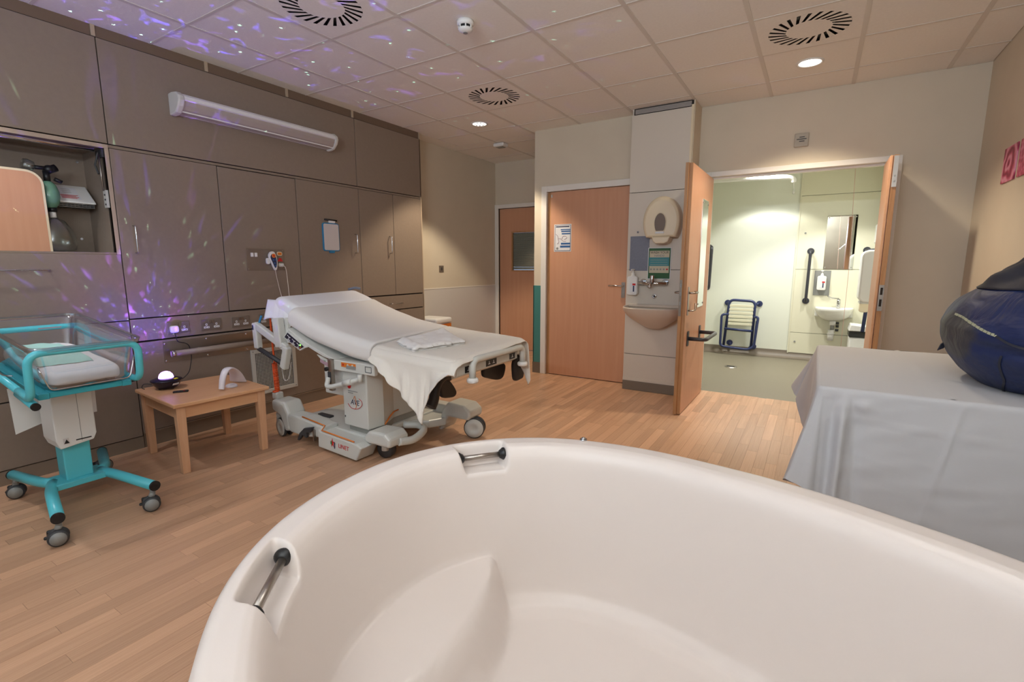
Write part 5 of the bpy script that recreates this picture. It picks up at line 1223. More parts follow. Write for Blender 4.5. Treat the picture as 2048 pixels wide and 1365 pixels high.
# far rail with castor head
MB().prism([(0.30, 0.125), (1.16, 0.125), (1.16, 0.190), (1.08, 0.20), (0.30, 0.20)], fY(1.12), 0, 0.09).build('far_beam', 'bed', bed, bevel=0.008)
fcv = MB().prism([(1.075, 0.030), (1.120, 0.030), (1.175, 0.145), (1.36, 0.145), (1.385, 0.165), (1.385, 0.215), (1.33, 0.255), (1.18, 0.262), (1.125, 0.20)], fY(1.02), 0, 0.17).build('caster_cover', 'bed', bed, bevel=0.018, seg=3)
def big_caster(c, axd, r, parent, ylab=True):
    a = Vector(axd).normalized(); c = Vector(c)
    st = MB().cyl((c.x-0.05, c.y-0.01, c.z+0.10), (c.x-0.05, c.y-0.01, c.z+0.04), 0.022).build('caster_stem', 'grey_plastic', parent)
    if ylab: MB().lathe([(0.0225, 0.07), (0.0232, 0.075), (0.0232, 0.09), (0.0225, 0.095)], (c.x-0.05, c.y-0.01, c.z), n=18).build('yellow_band', 'yellow', st)
    for s in (-1, 1):
        w = MB().lathe([(0.0005, -0.012), (r*0.9, -0.012), (r, -0.006), (r, 0.006), (r*0.9, 0.012), (0.0005, 0.012)], c+a*0.026*s, a, 36).build('tyre', 'dark_grey', parent)
        MB().lathe([(r*0.91, 0.008), (r*0.90, 0.0145), (r*0.35, 0.0165), (r*0.33, 0.0145), (0.0005, 0.0145)], c+a*0.026*s, a*s, 32).build('wheel_disc', 'grey_plastic', w)
big_caster((1.375, 1.10, 0.079), (0.42, -0.90, 0), 0.078, fcv)
hcv = bpy.data.objects['head_fairing']
big_caster((0.125, 0.375, 0.073), (-0.15, -1.0, 0), 0.072, hcv, False)
big_caster((0.16, 1.12, 0.073), (0.2, -1.0, 0), 0.072, base and bpy.data.objects['chassis'], False)
bm_ = MB().box(0.035, 0.10, 0.34, 0.40, 0.28, 0.335).build('corner_bumper', 'bed', bed, bevel=0.012)
MB().cyl((0.06, 0.36, 0.333), (0.06, 0.36, 0.343), 0.022).build('bumper_cap', 'orange_hose', bm_)
MB().box(0.32, 0.46, 0.52, 0.56, 0.149, 0.165).build('battery_light', 'dark_grey', bed, bevel=0.004)
# column
colp = [(0.775, 0.402), (1.020, 0.392), (1.035, 0.52), (0.965, 0.68), (0.965, 0.98), (0.80, 1.02), (0.70, 0.90), (0.70, 0.48)]
cl = MB().prism(colp, fZ(0.195), 0, 0.40).build('column_cover', 'bed', bed, bevel=0.008)
ins = [((a-0.87)*0.9+0.87, (b_-0.68)*0.88+0.68) for a, b_ in colp]
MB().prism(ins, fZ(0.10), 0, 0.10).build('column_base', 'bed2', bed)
MB().tube([(1.038, 0.525, 0.205), (1.005, 0.60, 0.232), (0.972, 0.675, 0.245), (0.969, 0.72, 0.247)], 0.005, 8).build('column_trim', 'orange', cl)
lg = text('model_name', 'AVE', 0.052, 'navyprint', cl, (0.895, 0.3955, 0.352), (1, -0.04, 0), (0.18, 0, 1), sx=0.95)
MB().tube(cr([(0.825, 0.3965, 0.352), (0.86, 0.395, 0.325), (0.92, 0.393, 0.328), (0.965, 0.391, 0.356), (0.968, 0.391, 0.385), (0.94, 0.392, 0.402)], 6), 0.0018, 6).build('model_swoosh', 'red', cl)
MB().tube(cr([(0.885, 0.394, 0.39), (0.90, 0.394, 0.412), (0.91, 0.394, 0.35), (0.895, 0.395, 0.32)], 5), 0.0018, 6).build('model_swoosh', 'orange', cl)
MB().cyl((0.845, 0.3985, 0.475), (0.845, 0.3955, 0.475), 0.016, 20).build('stop_sign', 'red', cl)
for k in range(2): MB().box(0.833, 0.925-0.045*k, 0.394, 0.399, 0.441-0.013*k, 0.446-0.013*k).build('print_line', 'mid_grey', cl)
MB().box(0.785, 0.79, 0.398, 0.403, 0.25, 0.262).build('column_screw', 'dark_grey', cl)
MB().box(0.56, 0.76, 0.42, 0.62, 0.385, 0.60).build('actuator_box', 'bed', bed, bevel=0.012)
# deck
MB().box(0.66, 1.13, 0.40, 1.18, 0.60, 0.650).build('seat_frame', 'grey_plastic', bed)
sr_ = MB().box(0.735, 1.125, 0.368, 0.40, 0.580, 0.652).build('side_rail', 'bed', bed, bevel=0.006)
MB().box(0.735, 1.125, 1.175, 1.205, 0.580, 0.652).build('side_rail', 'bed', bed, bevel=0.006)
MB().tube([(1.045, 0.3665, 0.600), (1.045, 0.3665, 0.636), (1.10, 0.3665, 0.636), (1.10, 0.3665, 0.600)], 0.0022, 6, closed=True).build('rail_socket_line', 'dark_grey', sr_)
st_ = MB().box(0.815, 0.955, 0.3655, 0.3685, 0.612, 0.642).build('rail_sticker', 'orange', sr_)
MB().box(0.865, 0.955, 0.3640, 0.3658, 0.603, 0.626).build('sticker_block', 'mid_grey', st_)
for k in range(3): MB().cyl((0.835+0.045*k, 0.3660, 0.628), (0.835+0.045*k, 0.3642, 0.628), 0.008, 10).build('sticker_symbol', 'bed' if k else 'red', st_)
# side clamp and white crank
ck = MB().box(0.700, 0.738, 0.345, 0.375, 0.435, 0.655); ckb = ck.build('side_clamp', 'steel', bed, bevel=0.006)
MB().box(0.706, 0.732, 0.338, 0.346, 0.50, 0.57).build('clamp_slot', 'dark_grey', ckb)
MB().cyl((0.690, 0.35, 0.585), (0.69, 0.335, 0.585), 0.014).build('clamp_knob', 'black', ckb)
MB().tube(fillet([(0.715, 0.34, 0.53), (0.715, 0.315, 0.475), (0.76, 0.315, 0.475), (0.945, 0.335, 0.530), (0.985, 0.36, 0.545)], 0.03, 5), 0.016, 12).build('crank_tube', 'bed', ckb)
MB().tube([(0.88, 0.329, 0.512), (0.95, 0.336, 0.532)], 0.021, 12).build('crank_collar', 'bed', ckb)
MB().cyl((1.0, 0.36, 0.58), (1.0, 0.36, 0.53), 0.016).build('crank_pin', 'bed', ckb)
# backrest frame
bk = MB(); pr_ = [(0.235, 0.835), (0.255, 0.808), (0.46, 0.715), (0.62, 0.660), (0.735, 0.640), (0.735, 0.655), (0.66, 0.672), (0.46, 0.737)]
bk.prism(pr_, fY(0.372), 0, 0.83); bko = bk.build('backrest_frame', 'bed', bed, bevel=0.004)
MB().prism([(0.595, 0.640), (0.705, 0.612), (0.705, 0.585), (0.595, 0.618)], fY(0.366), 0, 0.02).build('mauve_strip', 'pinkstrip', bed, bevel=0.003)
MB().prism([(0.55, 0.668), (0.655, 0.640), (0.70, 0.640), (0.70, 0.605), (0.59, 0.64)], fY(0.374), 0, 0.015).build('joint_cover', 'bed', bed, bevel=0.003)
MB().box(0.617, 0.645, 0.3725, 0.374, 0.628, 0.633).build('green_tick', 'green', bed)
cp = MB().prism([(0.268, 0.812), (0.470, 0.712), (0.398, 0.682), (0.215, 0.765)], fY(0.352), 0, 0.022).build('control_panel', 'bed', bed, bevel=0.003)
kp = MB().prism([(0.272, 0.803), (0.450, 0.715), (0.395, 0.692), (0.232, 0.768)], fY(0.3505), 0, 0.002).build('keypad', 'black', cp)
for k in range(3):
    cx, cz = 0.282+0.052*k, 0.770-0.0245*k
    MB().tube([(cx-0.014, 0.3495, cz-0.012), (cx+0.014, 0.3495, cz-0.024)], 0.0022, 5).build('key_icon', 'paper', kp)
    MB().tube([(cx, 0.3495, cz-0.018), (cx+0.006, 0.3495, cz+0.004), (cx-0.012, 0.3495, cz+0.016)], 0.0022, 5).build('key_icon', 'paper', kp)
    MB().tube([(cx+0.006, 0.3495, cz+0.004), (cx+0.022, 0.3495, cz-0.002)], 0.0022, 5).build('key_icon', 'paper', kp)
MB().cyl((0.412, 0.3505, 0.725), (0.412, 0.3475, 0.725), 0.006, 10).build('power_led', 'led_green', kp)
MB().tube([(0.416, 0.3495, 0.712), (0.402, 0.3495, 0.70)], 0.003, 5).build('key_icon', 'orange', kp)
# pull frame at the head
gf = MB()
def bar2(p, q, w, y0, y1, mb):
    p, q = Vector((p[0], 0, p[1])), Vector((q[0], 0, q[1])); d = (q-p).normalized(); n = Vector((-d.z, 0, d.x))*w/2
    mb.prism([((p+n).x, (p+n).z), ((q+n).x, (q+n).z), ((q-n).x, (q-n).z), ((p-n).x, (p-n).z)], fY(y0), 0, y1-y0)
bar2((-0.110, 0.852), (-0.100, 0.655), 0.05, 0.325, 0.372, gf); bar2((-0.115, 0.835), (0.262, 0.685), 0.055, 0.328, 0.370, gf)
bar2((0.265, 0.700), (0.205, 0.535), 0.055, 0.325, 0.372, gf); bar2((0.170, 0.905), (0.190, 0.690), 0.075, 0.320, 0.376, gf)
pf = gf.build('pull_frame', 'bed', bed, bevel=0.010, seg=3)
MB().tube([(-0.098, 0.348, 0.655), (0.20, 0.348, 0.565)], 0.017, 14).build('grip', 'dark_grey', pf)
MB().box(-0.121, -0.108, 0.3225, 0.326, 0.80, 0.835).build('frame_clip', 'navyprint', pf)
MB().box(0.210, 0.245, 0.372, 0.40, 0.72, 0.905).build('frame_post', 'bed', bed, bevel=0.006)
MB().tube(fillet([(-0.100, 0.35, 0.66), (-0.10, 1.23, 0.66)], 0.01), 0.0, 6) if False else None
# foot section: control bar, hand rail, leg supports
MB().box(1.10, 1.70, 0.44, 1.14, 0.645, 0.665).build('foot_frame', 'grey_plastic', bed)
fb = MB().prism([(1.690, 0.655), (1.735, 0.690), (1.735, 0.640), (1.69, 0.615)], fY(0.44), 0, 0.68).build('foot_panel', 'bed', bed, bevel=0.004)
for (y0, y1) in ((0.515, 0.575), (0.735, 0.855), (1.015, 1.085)):
    k_ = MB().box(1.7345, 1.7365, y0, y1, 0.646, 0.686).build('foot_keypad', 'black', fb)
    for j in range(1 if y1-y0 < 0.1 else 2):
        yc = y0+0.035+0.05*j; MB().box(1.7362, 1.7372, yc-0.012, yc+0.012, 0.657, 0.661).build('key_icon', 'paper', k_); MB().box(1.7362, 1.7372, yc-0.003, yc+0.003, 0.661, 0.677).build('key_icon', 'paper', k_)
hr_ = MB().tube(fillet([(1.765, 0.55, 0.612), (1.765, 0.55, 0.722), (1.765, 1.14, 0.722), (1.765, 1.14, 0.615)], 0.06, 7), 0.021, 16).build('foot_rail', 'bed', bed)
for y in (0.55, 1.14): MB().lathe([(0.0005, -0.03), (0.03, -0.03), (0.036, -0.022), (0.036, -0.008), (0.028, 0.0), (0.0005, 0.0)], (1.765, y, 0.615), n=22).build('rail_foot', 'white_plastic', hr_)
def calf(pts, x, m_par, th=0.03):
    return MB().prism([(p.y, p.z) for p in cr([(0, a, b_) for a, b_ in pts], 4, True)], fX(x), 0, th).build('calf_support', 'black_rubber', m_par, bevel=0.010, seg=3)
calf([(0.62, 0.562), (0.69, 0.545), (0.745, 0.495), (0.785, 0.435), (0.765, 0.405), (0.70, 0.410), (0.635, 0.432), (0.615, 0.50)], 1.43, bed)
MB().tube(cr([(1.46, 0.515, 0.395), (1.46, 0.545, 0.435), (1.46, 0.565, 0.50), (1.46, 0.605, 0.548), (1.46, 0.66, 0.565), (1.46, 0.71, 0.55)], 6), 0.03, 14, rf=lambda t: 0.036-0.010*t).build('calf_support', 'black_rubber', bed)
calf([(0.93, 0.590), (1.02, 0.606), (1.14, 0.59), (1.20, 0.555), (1.17, 0.478), (1.10, 0.468), (0.99, 0.50), (0.925, 0.53)], 1.56, bed)
calf([(1.16, 0.60), (1.22, 0.64), (1.285, 0.635), (1.30, 0.56), (1.29, 0.47), (1.25, 0.455), (1.175, 0.46), (1.155, 0.53)], 1.66, bed)
MB().tube([(1.40, 0.50, 0.64), (1.44, 0.54, 0.50)], 0.014, 10).build('support_arm', 'steel', bed); MB().tube([(1.55, 1.10, 0.64), (1.57, 1.12, 0.56)], 0.014, 10).build('support_arm', 'steel', bed)
# mattress sections
def loft(name, m, path, hw, th, r, seedv, amp=0.004, tilt=0.0, parent=bed, yc=0.79):
    P = cr([(a, 0, b_) for a, b_ in path], 6); L = len(P)
    sec = rrect(2*hw, th, r, 6)
    def f(u, v):
        k = min(int(round(u*(L-1))), L-1); p = P[k]
        d = (P[min(k+1, L-1)]-P[max(k-1, 0)]).normalized(); n = Vector((-d.z, 0, d.x))
        if n.z < 0: n = -n
        a, b_ = sec[int(round(v*len(sec))) % len(sec)]
        e = min(k, L-1-k); s = 1.0 if e > 2 else (0.90+0.05*e if e < 2 else 0.985)
        nn_ = noise.noise(Vector((p.x*6+seedv, a*6, b_*9)))*amp
        return p+Vector((0, yc+a*(0.985 if e == 0 else 1.0), 0))+n*((b_*s)-th/2+nn_+tilt*a)
    g = MB(); g.grid(f, L, len(sec), False, True)
    n_ = len(sec)
    for k, rev in ((0, True), (L-1, False)):
        idx = [k*n_+j for j in range(n_)]; g.f.append(idx[::-1] if rev else idx); g.sm.append(False); g.mi.append(0)
    return g.build(name, m, parent)
loft('mattress', 'sheet_grey', [(0.268, 0.995), (0.32, 0.978), (0.45, 0.932), (0.62, 0.886), (0.80, 0.848), (0.95, 0.824), (1.05, 0.812), (1.092, 0.806)], 0.412, 0.152, 0.060, 1.0, 0.006, 0.03)
loft('head_cushion', 'sheet_white', [(-0.02, 1.010), (0.03, 1.052), (0.085, 1.062), (0.15, 1.045), (0.30, 0.990)], 0.375, 0.135, 0.045, 5.0, 0.010, 0.02)
loft('foot_mattress', 'sheet_cream', [(1.098, 0.792), (1.20, 0.782), (1.40, 0.770), (1.60, 0.762), (1.735, 0.752)], 0.402, 0.105, 0.045, 9.0, 0.003, 0.03)
# white sheet hanging from the head cushion
def headcloth(u, v):
    # u along the length, v down the near side and the head end
    x = -0.055+0.30*u; zt = 1.045-0.10*max(0, u-0.35)/0.65
    y = 0.425-0.035*v; z = zt-0.02-(0.155-0.06*u)*v
    return Vector((x+0.01*v*(1-u)-0.025*v*(1-u), y+0.008*noise.noise(Vector((u*7, v*2, 1))), z+0.006*sin(u*9)*v))
tag(MB().grid(headcloth, 24, 12).build('cushion_cover', 'sheet_white', None, solid=0.005), 'white cover hanging down the near side of the head cushion of the bed', 'cover')
tk = MB(); tk.tube(cr([(-0.068, 0.372, 0.905), (-0.078, 0.365, 0.875), (-0.088, 0.36, 0.845)], 5), 0.008, 8)
tag(tk.build('blue_tie', 'blueplastic', None), 'pale blue tie knotted under the head corner of the bed', 'tie')
tk = MB(); tk.tube(cr([(0.02, 1.12, 1.072), (0.06, 1.16, 1.085), (0.10, 1.185, 1.078)], 5), 0.011, 8)
tag(tk.build('blue_tie', 'greyboard', None), 'small blue tie sticking up at the far head corner of the bed', 'tie')
# cotton sheet draped over the foot section
hemN = [(1.10, 0.700), (1.17, 0.650), (1.26, 0.597), (1.36, 0.508), (1.46, 0.445), (1.535, 0.372), (1.552, 0.345), (1.575, 0.44), (1.615, 0.53), (1.68, 0.612), (1.77, 0.678)]
hemF = [(1.10, 0.72), (1.55, 0.70), (1.66, 0.60), (1.72, 0.50), (1.755, 0.42), (1.775, 0.47)]
def interp(t, x):
    for (a, za), (b_, zb) in zip(t[:-1], t[1:]):
        if x <= b_: return za+(zb-za)*(x-a)/(b_-a)
    return t[-1][1]
def topz(x): return interp([(1.098, 0.797), (1.20, 0.787), (1.40, 0.775), (1.60, 0.767), (1.735, 0.757), (1.775, 0.735)], x)
def drape(u, v):
    x = 1.100+0.672*u; zt = topz(x)
    zn, zf = interp(hemN, x), interp(hemF, x)
    yn, yf = 0.380, 1.200; rr = 0.05
    fold = noise.noise(Vector((x*16, v*2.0, 4)))
    if v < 0.34:
        t = 1-v/0.34; y = yn-0.012-0.045*t**1.5+fold*0.030*t-0.010*t*sin((x-1.1)*38-t*5+3*noise.noise(Vector((x*4, 7, 2))))*(0.4+0.6*noise.noise(Vector((x*5, 1, 2)))); z = zt-0.03-rr+(zn-(zt-0.03-rr))*t
        x2 = x+0.06*t*(1 if x < 1.55 else -0.4)*0.3+0.012*noise.noise(Vector((x*9, t*3, 8)))*t
        return Vector((x2, y, z))
    if v < 0.42:
        t = (v-0.34)/0.08*PI/2; return Vector((x, yn+rr*(1-cos(t))-0.012*cos(t), zt-0.03-rr+(rr+0.004)*sin(t)))
    if v < 0.80:
        t = (v-0.42)/0.38; y = yn+rr+(yf-yn-2*rr)*t
        return Vector((x, y, zt-0.024+0.045*t+0.007*noise.noise(Vector((x*7, y*7, 2)))+0.004*noise.noise(Vector((x*22+y*9, y*14, 6)))))
    if v < 0.86:
        t = (v-0.80)/0.06*PI/2; return Vector((x, yf-rr*(1-sin(t))+0.012*sin(t), zt+0.02-rr*(1-cos(t))))
    t = (v-0.86)/0.14; z0 = zt+0.02-rr
    return Vector((x, yf+0.012+0.03*t+fold*0.012*t, z0+(zf-z0)*t))
dr_ = MB().grid(drape, 76, 90).build('foot_sheet', 'sheet_cream', None, solid=0.004)
tag(dr_, 'crumpled cream sheet draped over the foot end of the bed, its corner hanging low', 'sheet')
# folded towel
A, B_, C_, E_ = Vector((1.19, 0.52, 0)), Vector((1.41, 0.43, 0)), Vector((1.54, 0.78, 0)), Vector((1.20, 0.98, 0))
def towel(lay, u, v):
    p = (A*(1-u)+B_*u)*(1-v)+(E_*(1-u)+C_*u)*v
    zt = topz(p.x)-0.024+0.045*max(0, min(1, (p.y-0.43)/0.72))
    e = min(u, 1-u, v, 1-v); edge = min(1, e/0.06)**0.5
    sh = 0.012*noise.noise(Vector((v*14, lay*5, 0)))
    fr_ = 0.010*noise.noise(Vector((v*34, u*34, lay*7)))*max(0, 1-e/0.10)
    return Vector((p.x+sh+fr_+0.03*lay*(u-0.6)*(1 if u > 0.5 else -0.3), p.y+sh*0.5-0.012*lay+fr_, zt+0.005+0.017*lay+0.014*edge+0.010*noise.noise(Vector((u*6, v*7, lay*3)))+0.008*max(0, 1-abs(v-0.12)/0.06)*lay))
for lay in range(2):
    m_ = MB(); m_.grid(lambda u, v: towel(lay, u, v), 26, 36)
    if lay == 0: tw = m_.build('folded_towel', 'towel', None, solid=0.006); tag(tw, 'folded white towel lying on the foot sheet of the bed', 'towel')
    else: m_.build('upper_fold', 'towel', tw, solid=0.006)
# coiled orange hose at the head
hp_ = [Vector((-0.055, 0.43, 0.90)), Vector((-0.050, 0.43, 0.74)), Vector((-0.045, 0.43, 0.60)), Vector((-0.042, 0.43, 0.53))]
hs_ = thing('coiled_hose', (-0.03, 0.43, 0.24), 'coiled orange hose hanging at the head of the bed before the mesh grille', 'hose')
MB().tube(cr(hp_, 5), 0.007, 8).build('plain_end', 'orange_hose', hs_)
co_ = []
for k in range(14*22+1):
    t = k/(14*22); a = 2*PI*22*t; co_.append((-0.042+0.016*t+0.015*cos(a), 0.43+0.015*sin(a), 0.535-0.285*t))
MB().tube(co_, 0.0058, 6).build('coil', 'orange_hose', hs_)
lo = MB().tube(cr([(-0.02, 0.50, 0.62), (0.0, 0.48, 0.55), (-0.01, 0.47, 0.47), (0.045, 0.45, 0.40), (0.10, 0.45, 0.42), (0.11, 0.47, 0.52)], 7), 0.004, 7).build('loop_cable')if False else None
lo = MB().tube(cr([(-0.02, 0.50, 0.64), (-0.02, 0.48, 0.55), (-0.01, 0.47, 0.47), (0.045, 0.45, 0.405), (0.10, 0.45, 0.43), (0.115, 0.47, 0.55)], 7), 0.004, 7).build('loop_cable', 'grey_plastic')
tag(lo, 'thin grey cable hanging in a loop below the head pull frame of the bed', 'cable')
# ================================================================== BIRTHING POOL
TC = Vector((3.42, -1.0, 0)); TZ0 = 0.66
rim_meas = [(-147.2, 0.851), (-151.3, 0.887), (-155.1, 0.918), (-160.2, 0.958), (-171.7, 1.046), (-179.6, 1.088), (170.6, 1.130), (160.9, 1.165), (150.0, 1.161), (142.4, 1.137), (133.0, 1.096), (127.1, 1.047), (114.4, 0.956), (101.9, 0.870), (86.0, 0.816), (69.5, 0.792), (59.3, 0.801), (53.7, 0.812)]
_ax = math.atan2(0.41, -0.91)
def ell(th, a=1.175, b=0.80):
    t = th-_ax; return a*b/math.sqrt((b*cos(t))**2+(a*sin(t))**2)
_tab = {}
def rimR(th):
    k = int(round(math.degrees(th)*2)) % 720
    return _tab[k]
def _fill():
    meas = sorted((d % 360, r) for d, r in rim_meas)
    lo, hi = 53.7, 360-147.2
    raw = []
    for k in range(720):
        d = k/2.0; e = ell(math.radians(d))
        if lo <= d <= hi:
            for (a, ra), (b_, rb) in zip(meas[:-1], meas[1:]):
                if a <= d <= b_: raw.append(ra+(rb-ra)*(d-a)/(b_-a)); break
        else:
            if d > hi: w = max(0, 1-(d-hi)/40)*(0.851-ell(math.radians(hi))); raw.append(e+w)
            else: w = max(0, 1-(lo-d)/40)*(0.812-ell(math.radians(lo))); raw.append(e+w)
    for it in range(3):
        raw = [sum(raw[(k+j) % 720] for j in range(-9, 10))/19 for k in range(720)]
    for k in range(720): _tab[k] = raw[k]
_fill()
PROF = [(0.0, 0.628), (0.006, 0.645), (0.018, 0.656), (0.032, 0.660), (0.080, 0.660), (0.098, 0.655), (0.112, 0.643), (0.124, 0.622), (0.132, 0.595), (0.150, 0.47), (0.172, 0.33), (0.192, 0.235), (0.215, 0.17), (0.245, 0.138), (0.29, 0.122), (0.35, 0.118), (2, 0.118)]
def pz(d):
    for (a, za), (b_, zb) in zip(PROF[:-1], PROF[1:]):
        if d <= b_: return za+(zb-za)*(d-a)/(b_-a)
    return 0.118
def sstep(a, b_, x):
    t = max(0, min(1, (x-a)/(b_-a))); return t*t*(3-2*t)
RECS = [(math.radians(143.3), math.radians(151.8)), (math.radians(189.5), math.radians(200.5))]
def tubz(th, d, p):
    z = pz(d)
    q = math.hypot(p.x-1.99, p.y+0.9)
    s = 0.30-0.20*sstep(0.735, 0.815, q) if q < 0.86 else 0.0
    k = 0.016; m = max(z, s); dz = abs(z-s)
    if dz < k: m += (k-dz)**2/(4*k)
    z = m
    t = th % (2*PI)
    for a0, a1 in RECS:
        if a0-0.1 < t < a1+0.1:
            arc = min(t-a0, a1-t)*rimR(th)
            w = sstep(-0.012, 0.012, arc)*sstep(0.046, 0.064, d)
            zr = 0.585-0.10*max(0, d-0.125)
            if z > zr: z = z+(zr-z)*w
    return z
dl = [0, 0.003, 0.006, 0.011, 0.018, 0.026, 0.034]+[0.040+0.004*k for k in range(28)]+[0.154+0.006*k for k in range(24)]+[0.30+0.02*k for k in range(10)]
def ths():
    out = []; t = 0.0
    while t < 2*PI-1e-4:
        out.append(t); dg = math.degrees(t)
        fine = any(abs(dg-math.degrees(a)) < 2.2 for r_ in RECS for a in r_)
        t += math.radians(0.22 if fine else 0.8 if 30 < dg < 240 else 2.5)
    return out
TH = ths(); NT = len(TH)
def rim_pt(th, d):
    r = rimR(th)
    # interpolate the table for smoothness
    x = math.degrees(th)*2; k = int(math.floor(x)); f = x-k
    r = _tab[k % 720]*(1-f)+_tab[(k+1) % 720]*f
    return TC+Vector((cos(th), sin(th), 0))*max(0.0, r-d)
V = []; rows = []
outer = [(0.115, 0.0), (0.115, 0.02), (0.10, 0.06), (0.085, 0.2), (0.06, 0.38), (0.03, 0.53), (0.012, 0.60), (0.003, 0.618)]
for (d, z) in outer: rows.append([rim_pt(t, d)+Vector((0, 0, z)) for t in TH])
for d in dl:
    row = []
    for t in TH:
        p = rim_pt(t, d); row.append(Vector((p.x, p.y, tubz(t, d, p))))
    rows.append(row)
for s in (0.85, 0.65, 0.4, 0.15, 0.01):
    row = []
    for i, t in enumerate(TH):
        p0 = rim_pt(t, dl[-1]); p = TC+(p0-TC)*s; row.append(Vector((p.x, p.y, tubz(t, 0.6, p))))
    rows.append(row)
tub = thing('birthing_pool', (TC.x, TC.y, 0), 'large white oval birthing pool with steel grab bars set into its rim', 'pool')
g = MB(); L = len(rows)
g.add([p for r_ in rows for p in r_], [(i*NT+k, i*NT+(k+1) % NT, (i+1)*NT+(k+1) % NT, (i+1)*NT+k) for i in range(L-1) for k in range(NT)], True)
g.build('shell', 'tub', tub)
for (a0, a1) in RECS:
    p, q = rim_pt(a0+0.001, 0.083), rim_pt(a1-0.001, 0.083)
    z = 0.624; p.z = q.z = z; d = (q-p).normalized()
    bar = MB().tube([p-d*0.004, q+d*0.004], 0.0095, 18).build('grab_bar', 'steel', tub)
    for e, s in ((p, 1), (q, -1)):
        MB().lathe([(0.0005, -0.004), (0.022, -0.004), (0.022, 0.001), (0.013, 0.014), (0.0098, 0.015)], e, d*s, 24).build('bar_socket', 'black', bar)
p = rim_pt(math.radians(127.3), 0.028); p.z = 0.659
bo = MB().cyl(p, p+Vector((0, 0, 0.006)), 0.013, 18); bo.ball(p+Vector((0, 0, 0.008)), 0.009, 0.009, 0.005, 12, 6); bo.build('rim_valve', 'chrome', tub)

# ================================================================== COVERED TABLE
tt_ = thing('side_table', (3.97, 1.13, 0), 'plain table hidden under the lilac-grey sheet by the right wall', 'table')
MB().box(3.53, 4.43, 0.55, 1.72, 0.755, 0.792).build('tabletop', 'white_plastic', tt_)
for (x, y) in ((3.60, 0.62), (4.36, 0.62), (3.60, 1.65), (4.36, 1.65)): MB().cyl((x, y, 0), (x, y, 0.755), 0.02, 12).build('leg', 'steel', tt_)
SX0, SX1, SY0, SY1, SZ = 3.505, 4.44, 0.525, 1.745, 0.802
def sheet_top(u, v):
    x = SX0+0.0155+(SX1-SX0-0.0155)*u; y = SY0+0.0155+(SY1-SY0-0.031)*v
    z = SZ+0.0025*noise.noise(Vector((x*4, y*4, 0)))
    if 0.0 < y-SY0 < 0.05: z -= 0.0
    crease = math.exp(-((x-3.93+0.03*(y-0.5))/0.006)**2)*0.004+math.exp(-((x-3.68)/0.007)**2)*0.002
    return Vector((x, y, z+crease))
st = MB(); st.grid(sheet_top, 60, 60)
ER = 0.028
segs = []                                                       # perimeter of the table edge: (point, outward normal, s)
def edge_path():
    out = []; n1, nc, n2, n3 = 110, 26, 96, 40
    for k in range(n1): out.append((Vector((SX1-(SX1-SX0-ER)*k/n1, SY0, 0)), Vector((0, -1, 0)), k/n1))
    for k in range(nc):
        a = -PI/2-PI/2*k/nc; out.append((Vector((SX0+ER+ER*cos(a), SY0+ER+ER*sin(a), 0)), Vector((cos(a), sin(a), 0)), 1+k/nc))
    for k in range(n2): out.append((Vector((SX0, SY0+ER+(SY1-SY0-2*ER)*k/n2, 0)), Vector((-1, 0, 0)), 2+k/n2))
    for k in range(nc):
        a = PI-PI/2*k/nc; out.append((Vector((SX0+ER+ER*cos(a), SY1-ER+ER*sin(a), 0)), Vector((cos(a), sin(a), 0)), 3+k/nc))
    for k in range(n3): out.append((Vector((SX0+ER+(SX1-SX0-ER)*k/(n3-1), SY1, 0)), Vector((0, 1, 0)), 4+k/(n3-1)))
    return out
DROP = [(0, 0.62), (0.5, 0.57), (0.85, 0.47), (0.97, 0.43), (1.25, 0.39), (1.5, 0.37), (1.8, 0.40), (2.05, 0.43), (2.3, 0.46), (2.7, 0.50), (2.88, 0.44), (3.0, 0.32), (3.5, 0.255), (4.0, 0.32), (4.2, 0.42), (5, 0.45)]
FLARE = [(0, 0.03), (0.8, 0.035), (0.93, 0.045), (1.1, 0.075), (1.5, 0.115), (1.9, 0.085), (2.06, 0.03), (2.3, 0.015), (2.7, 0.02), (2.9, 0.05), (3.1, 0.10), (3.5, 0.160), (3.9, 0.09), (4.1, 0.04), (5, 0.03)]
EP = edge_path(); NE = len(EP)
def skirt(u, v):
    p, n, s = EP[min(int(round(u*(NE-1))), NE-1)]
    if v < 0.10:
        a = v/0.10*PI/2; return Vector((p.x, p.y, SZ))+n*(0.016*sin(a)-0.016)+Vector((0, 0, -0.016*(1-cos(a))))
    t = (v-0.10)/0.90
    d = interp(DROP, s)*t; f = interp(FLARE, s)*t**1.1
    if s < 1:
        x = p.x
        f += 0.034*math.exp(-((x-3.605+0.012*t)/0.017)**2)*min(1, t*3.5)-0.018*math.exp(-((x-3.566)/0.018)**2)*min(1, t*3)-0.012*math.exp(-((x-3.645-0.015*t)/0.02)**2)*min(1, t*3)
        f += 0.014*math.exp(-((x-3.665)/0.03)**2-((t-0.10)/0.05)**2)
        f += 0.005*math.exp(-((x-3.955+0.10*t)/0.007)**2)+0.003*math.exp(-((t-0.20-0.05*(x-3.7))/0.012)**2)+0.003*math.exp(-((t-0.52)/0.010)**2)
        f += 0.012*noise.noise(Vector((x*3.2, t*2.5, 11)))*t+0.004*noise.noise(Vector((x*9+t*9, t*9, 31)))
    else:
        f += 0.012*sin(s*17+1.0)*t*(1 if 2 < s < 3 else 0.35)+0.007*noise.noise(Vector((p.y*7, t*4, s)))*t
    return Vector((p.x, p.y, SZ-0.016-d))+n*f
st.grid(skirt, NE, 46)
tag(st.build('table_sheet', 'trolley_sheet', None, fix=False), 'creased lilac-grey sheet hanging over the table by the right wall', 'sheet')

